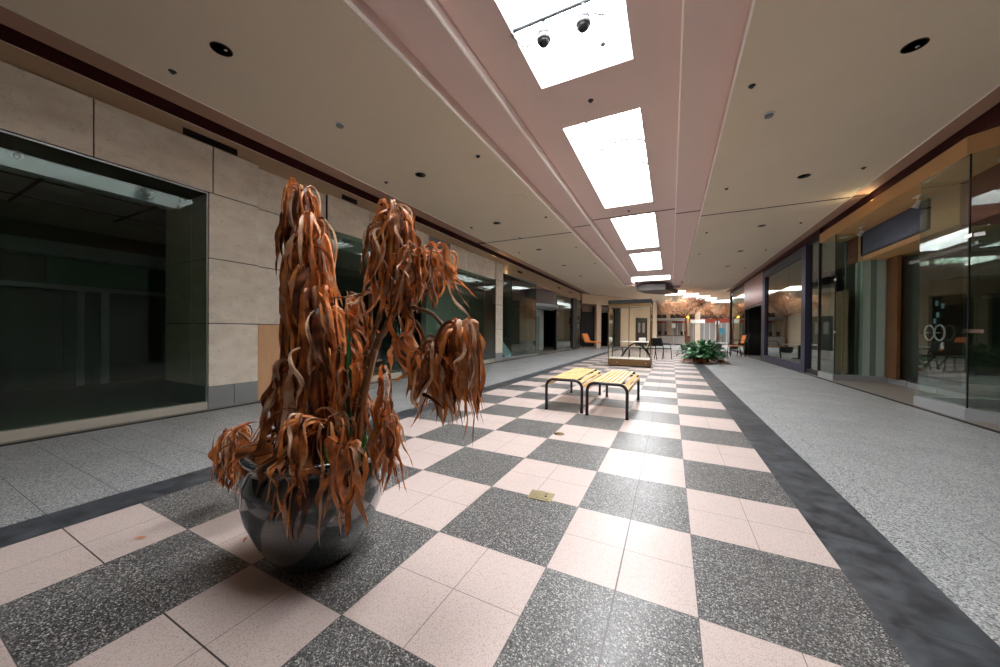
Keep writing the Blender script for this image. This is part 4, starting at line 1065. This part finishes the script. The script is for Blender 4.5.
# tall left stem with its tiers of leaves
cluster([(lp(302, 188), 26, .46, .02, .075, .019, {}), (lp(304, 192), 10, .58, .03, .10, .020, dr(-.02)), (lp(308, 215), 22, .48, .03, .11, .022, {}), (lp(309, 240), 20, .48, .04, .115, .024, dr(.02))])
cluster([(lp(310, 268), 20, .52, .05, .11, .024, {}), (lp(318, 292), 22, .60, .05, .12, .026, dr(.06)), (lp(324, 308), 20, .62, .05, .12, .027, dr(.13)), (lp(304, 300), 14, .56, .05, .09, .025, dr(-.01))])
cluster([(lp(318, 345), 28, .58, .08, .13, .027, dr(.05)), (lp(334, 362), 16, .54, .06, .11, .026, dr(.05)), (lp(304, 360, -.04), 18, .50, .07, .11, .027, dr(-.03))])
cluster([(lp(308, 400, -.06), 24, .46, .08, .15, .021, dr(-.01)), (lp(328, 420, -.12), 16, .42, .06, .12, .020, {}), (lp(288, 425, -.08), 10, .34, .05, .11, .018, dr(-.03)), (lp(304, 415, -.16), 14, .48, .06, .10, .021, {}), (lp(346, 440, -.14), 7, .34, .05, .08, .026, {})])
# low clump that hangs over the left rim, and the one over the right rim
cluster([(lp(236, 430, .02), 46, .34, .03, .085, .014, dr(-.01)), (lp(248, 452, .0), 20, .24, .04, .09, .013, {}), (lp(262, 420, .0), 8, .22, .03, .12, .012, dr(-.08, .05))])
cluster([(lp(385, 418, .02), 26, .30, .03, .055, .014, dr(.01)), (lp(374, 405, .02), 16, .30, .04, .06, .015, {})])
# middle stem crown with its lower tuft, and the right hand tuft
cluster([(lp(391, 208), 46, .36, .02, .085, .015, {}), (lp(393, 224), 24, .30, .04, .10, .016, {}), (lp(386, 232), 12, .28, .03, .08, .014, {})])
cluster([(lp(402, 276), 20, .20, .03, .08, .015, {}), (lp(398, 296), 6, .28, .03, .06, .014, dr(.03)), (lp(384, 290), 5, .16, .03, .05, .013, {})])
cluster([(lp(424, 252, .02), 42, .21, .05, .10, .013, {}), (lp(410, 250), 12, .16, .04, .06, .012, {}), (lp(436, 250), 4, .26, .01, .03, .014, dr(.13))])
# the two drooping branch ends at right
cluster([(lp(461, 324, .02), 56, .34, .03, .095, .016, {}), (lp(466, 330, .02), 10, .38, .03, .06, .014, {})])
cluster([(lp(437, 346, -.02), 48, .25, .035, .095, .016, {}), (lp(428, 348, -.02), 6, .28, .02, .04, .013, dr(-.06))])
# loose leaves along the bare stems
cluster([(lp(352, 292), 4, .26, .01, .05, .016, dr(.10)), (lp(350, 300), 5, .20, .02, .04, .014, dr(.05)), (lp(378, 291), 2, .03, .01, .03, .014, dr(-.17)), (lp(396, 338), 4, .2, .01, .05, .018, dr(.05)), (lp(398, 335), 2, .16, .01, .03, .018, dr(.12)),
         (lp(350, 362, -.03), 5, .32, .03, .05, .022, {}), (lp(384, 370, .03), 5, .30, .02, .03, .018, dr(.02)), (lp(354, 318), 5, .2, .02, .04, .02, dr(.05)), (lp(366, 320), 3, .2, .02, .03, .016, {}), (lp(345, 350, .0), 6, .36, .03, .05, .024, dr(.0))])
def smooth_path(pts, k=5):
    out = []
    P = [pts[0]]+pts+[pts[-1]]
    for i in range(1, len(P)-2):
        for j in range(k):
            t = j/k; a, b, c, d = P[i-1], P[i], P[i+1], P[i+2]
            out.append(.5*((2*b)+(c-a)*t+(2*a-5*b+4*c-d)*t*t+(3*b-a-3*c+d)*t**3))
    out.append(P[-2]); return out
def cane(name, pts, r0, r1, rings=True, mat='cane', parent=dp):
    ps = smooth_path([Vector(p) for p in pts], 6); mm = MB(); n = len(ps)
    rad = [(r0+(r1-r0)*i/(n-1))*(1+(.22 if rings and i % 2 else 0)) for i in range(n)]
    mm.tube(ps, rad, 9); return mm.build(name, mat, parent)
cane('stem', [lp(318, 478), lp(312, 400), lp(308, 300), lp(300, 230), lp(298, 184)], .020, .010)
cane('stem', [lp(352, 470, .02), lp(362, 400), lp(374, 350), lp(392, 318), lp(400, 282), lp(394, 230), lp(391, 205)], .016, .007)
cane('stem', [lp(346, 476, 0), lp(352, 420, .02), lp(366, 360, .02), lp(378, 320), lp(388, 285, .0)], .014, .008)
cane('stem', [lp(370, 330), lp(371, 300), lp(370, 264)], .009, .008)
cane('stem', [lp(392, 318), lp(400, 290), lp(412, 262), lp(424, 250, .02)], .010, .006)
cane('branch', [lp(376, 350), lp(390, 318), lp(410, 308), lp(432, 314), lp(447, 330), lp(458, 332, .02)], .010, .006)
cane('branch', [lp(404, 312), lp(418, 324), lp(426, 340), lp(437, 346, -.02)], .006, .005)
cane('branch', [lp(428, 335), lp(440, 338), lp(452, 345, .02), lp(460, 330, .02)], .004, .004)
cane('branch', [lp(350, 350), lp(346, 310), lp(350, 293), lp(360, 300), lp(366, 325)], .005, .004)
cane('branch', [lp(270, 480, .02), lp(256, 450, .02), lp(245, 436, .02), lp(237, 432, .02)], .010, .006)
cane('branch', [lp(362, 470, .02), lp(372, 440, .02), lp(380, 420, .02), lp(384, 416, .02)], .008, .005)
mm = MB()
# dry leaf-base scales on the bare middle stems
for path in (([lp(352, 470, .02), lp(362, 400), lp(374, 350)], 46), ([lp(346, 476), lp(352, 420, .02), lp(366, 360, .02)], 40)):
    ps = smooth_path(path[0], 20)
    for i in range(path[1]):
        p = ps[int(i/path[1]*(len(ps)-1))]; a = rl.uniform(0, 2*PI)
        blade(mm, p+Vector((math.cos(a), math.sin(a), 0))*.015, (math.cos(a), math.sin(a), .9), .04, .006, .6, n=2, fold=.4)
mm.build('withered_leaves', 'bamboo', dp, recalc=False)
sk = MB(); sk.tube([lp(359, 466, -.06), lp(364, 400, -.06), lp(376, 350, -.03)], .010, 8); sk.build('bamboo_stake', 'bamboo', dp)
sk = MB(); sk.tube([lp(349, 470, 0), lp(349, 319, 0)], .011, 10); sk.build('green_stake', 'green_stake', dp)
gl = MB()
for (u, v, u2, v2, w_) in ((290, 470, 284, 440, .020), (300, 440, 292, 412, .011), (303, 425, 310, 405, .009), (330, 470, 326, 440, .014), (338, 472, 337, 440, .013), (362, 462, 366, 430, .012), (364, 450, 374, 425, .010), (345, 470, 341, 450, .012)):
    a = lp(u, v, -.14); b = lp(u2, v2, -.12); a.z = max(a.z, .42)
    blade(gl, a, b-a, max(.12, (b-a).length), w_, .2, n=6, fold=.35)
gl.build('green_leaves', 'green_leaf', dp, recalc=False)
# one fallen scrap of leaf on the pink tile, one beside the pot
for i, (u, v, L) in enumerate([(247, 538, .05), (134, 540, .05)]):
    mm = MB(); p = at(u, v, Z=0); blade(mm, (0, 0, .006), (.7, .7*(1 if i else -1), .12), L, .008, .25, n=4, fold=.5)
    o = mm.build('fallen_leaf', 'dead_leaf', recalc=False); o.location = p; tag(o, ['small brown leaf scrap on the floor at left foot of the pot', 'small dark leaf scrap lying on a pink tile at far left'][i], 'leaf')

# ------------------------------------------------------------------ light
w = bpy.data.worlds.new('sky'); SC.world = w; w.use_nodes = True
nt = w.node_tree; bg = nt.nodes['Background']; bg.inputs[0].default_value = (.985, .985, 1, 1); bg.inputs[1].default_value = 27.5
def portal(x0, x1, y0, y1, z=4.66):
    l = bpy.data.lights.new('skylight_portal', 'AREA'); l.shape = 'RECTANGLE'; l.size = x1-x0; l.size_y = y1-y0; l.energy = 1
    l.cycles.is_portal = True
    o = bpy.data.objects.new('skylight_portal', l); C.objects.link(o); o.location = ((x0+x1)/2, (y0+y1)/2, z)
for a, b in OPEN[:-1]: portal(-1.54, -.5, a, b)
portal(-2.07, -.18, *OPEN[-1])
for c in COURT: portal(*c)
def lamp(loc, e, col, r=.05, kind='POINT'):
    l = bpy.data.lights.new('cove_lamp', kind); l.energy = e; l.color = col; l.shadow_soft_size = r
    o = bpy.data.objects.new('cove_lamp', l); C.objects.link(o); o.location = loc
def uplight(loc, d, e, col, sx, sy):
    l = bpy.data.lights.new('cove_lamp', 'AREA'); l.shape = 'RECTANGLE'; l.size = sx; l.size_y = sy; l.energy = e; l.color = col
    o = bpy.data.objects.new('cove_lamp', l); C.objects.link(o); o.location = loc
    o.rotation_euler = (-Vector(d)).to_track_quat('Z', 'Y').to_euler()
uplight((3.34, 6.9, 3.69), (-.75, 0, .66), 5, (1, .78, .42), .06, .5)
uplight((-5.70, 8.7, 3.64), (.8, 0, .6), 1.3, (1, .80, .45), .05, .4)
uplight((-5.72, 9.7, 3.30), (.12, 0, .99), 1.2, (1, .76, .38), .06, .3)
SC.view_settings.view_transform = 'Standard'; SC.view_settings.look = 'None'; SC.view_settings.gamma = 1; SC.view_settings.use_curve_mapping = False
SC.view_settings.exposure = 0
SC.cycles.max_bounces = 10; SC.cycles.diffuse_bounces = 6; SC.cycles.glossy_bounces = 5; SC.cycles.transparent_max_bounces = 16
SC.cycles.sample_clamp_indirect = 8
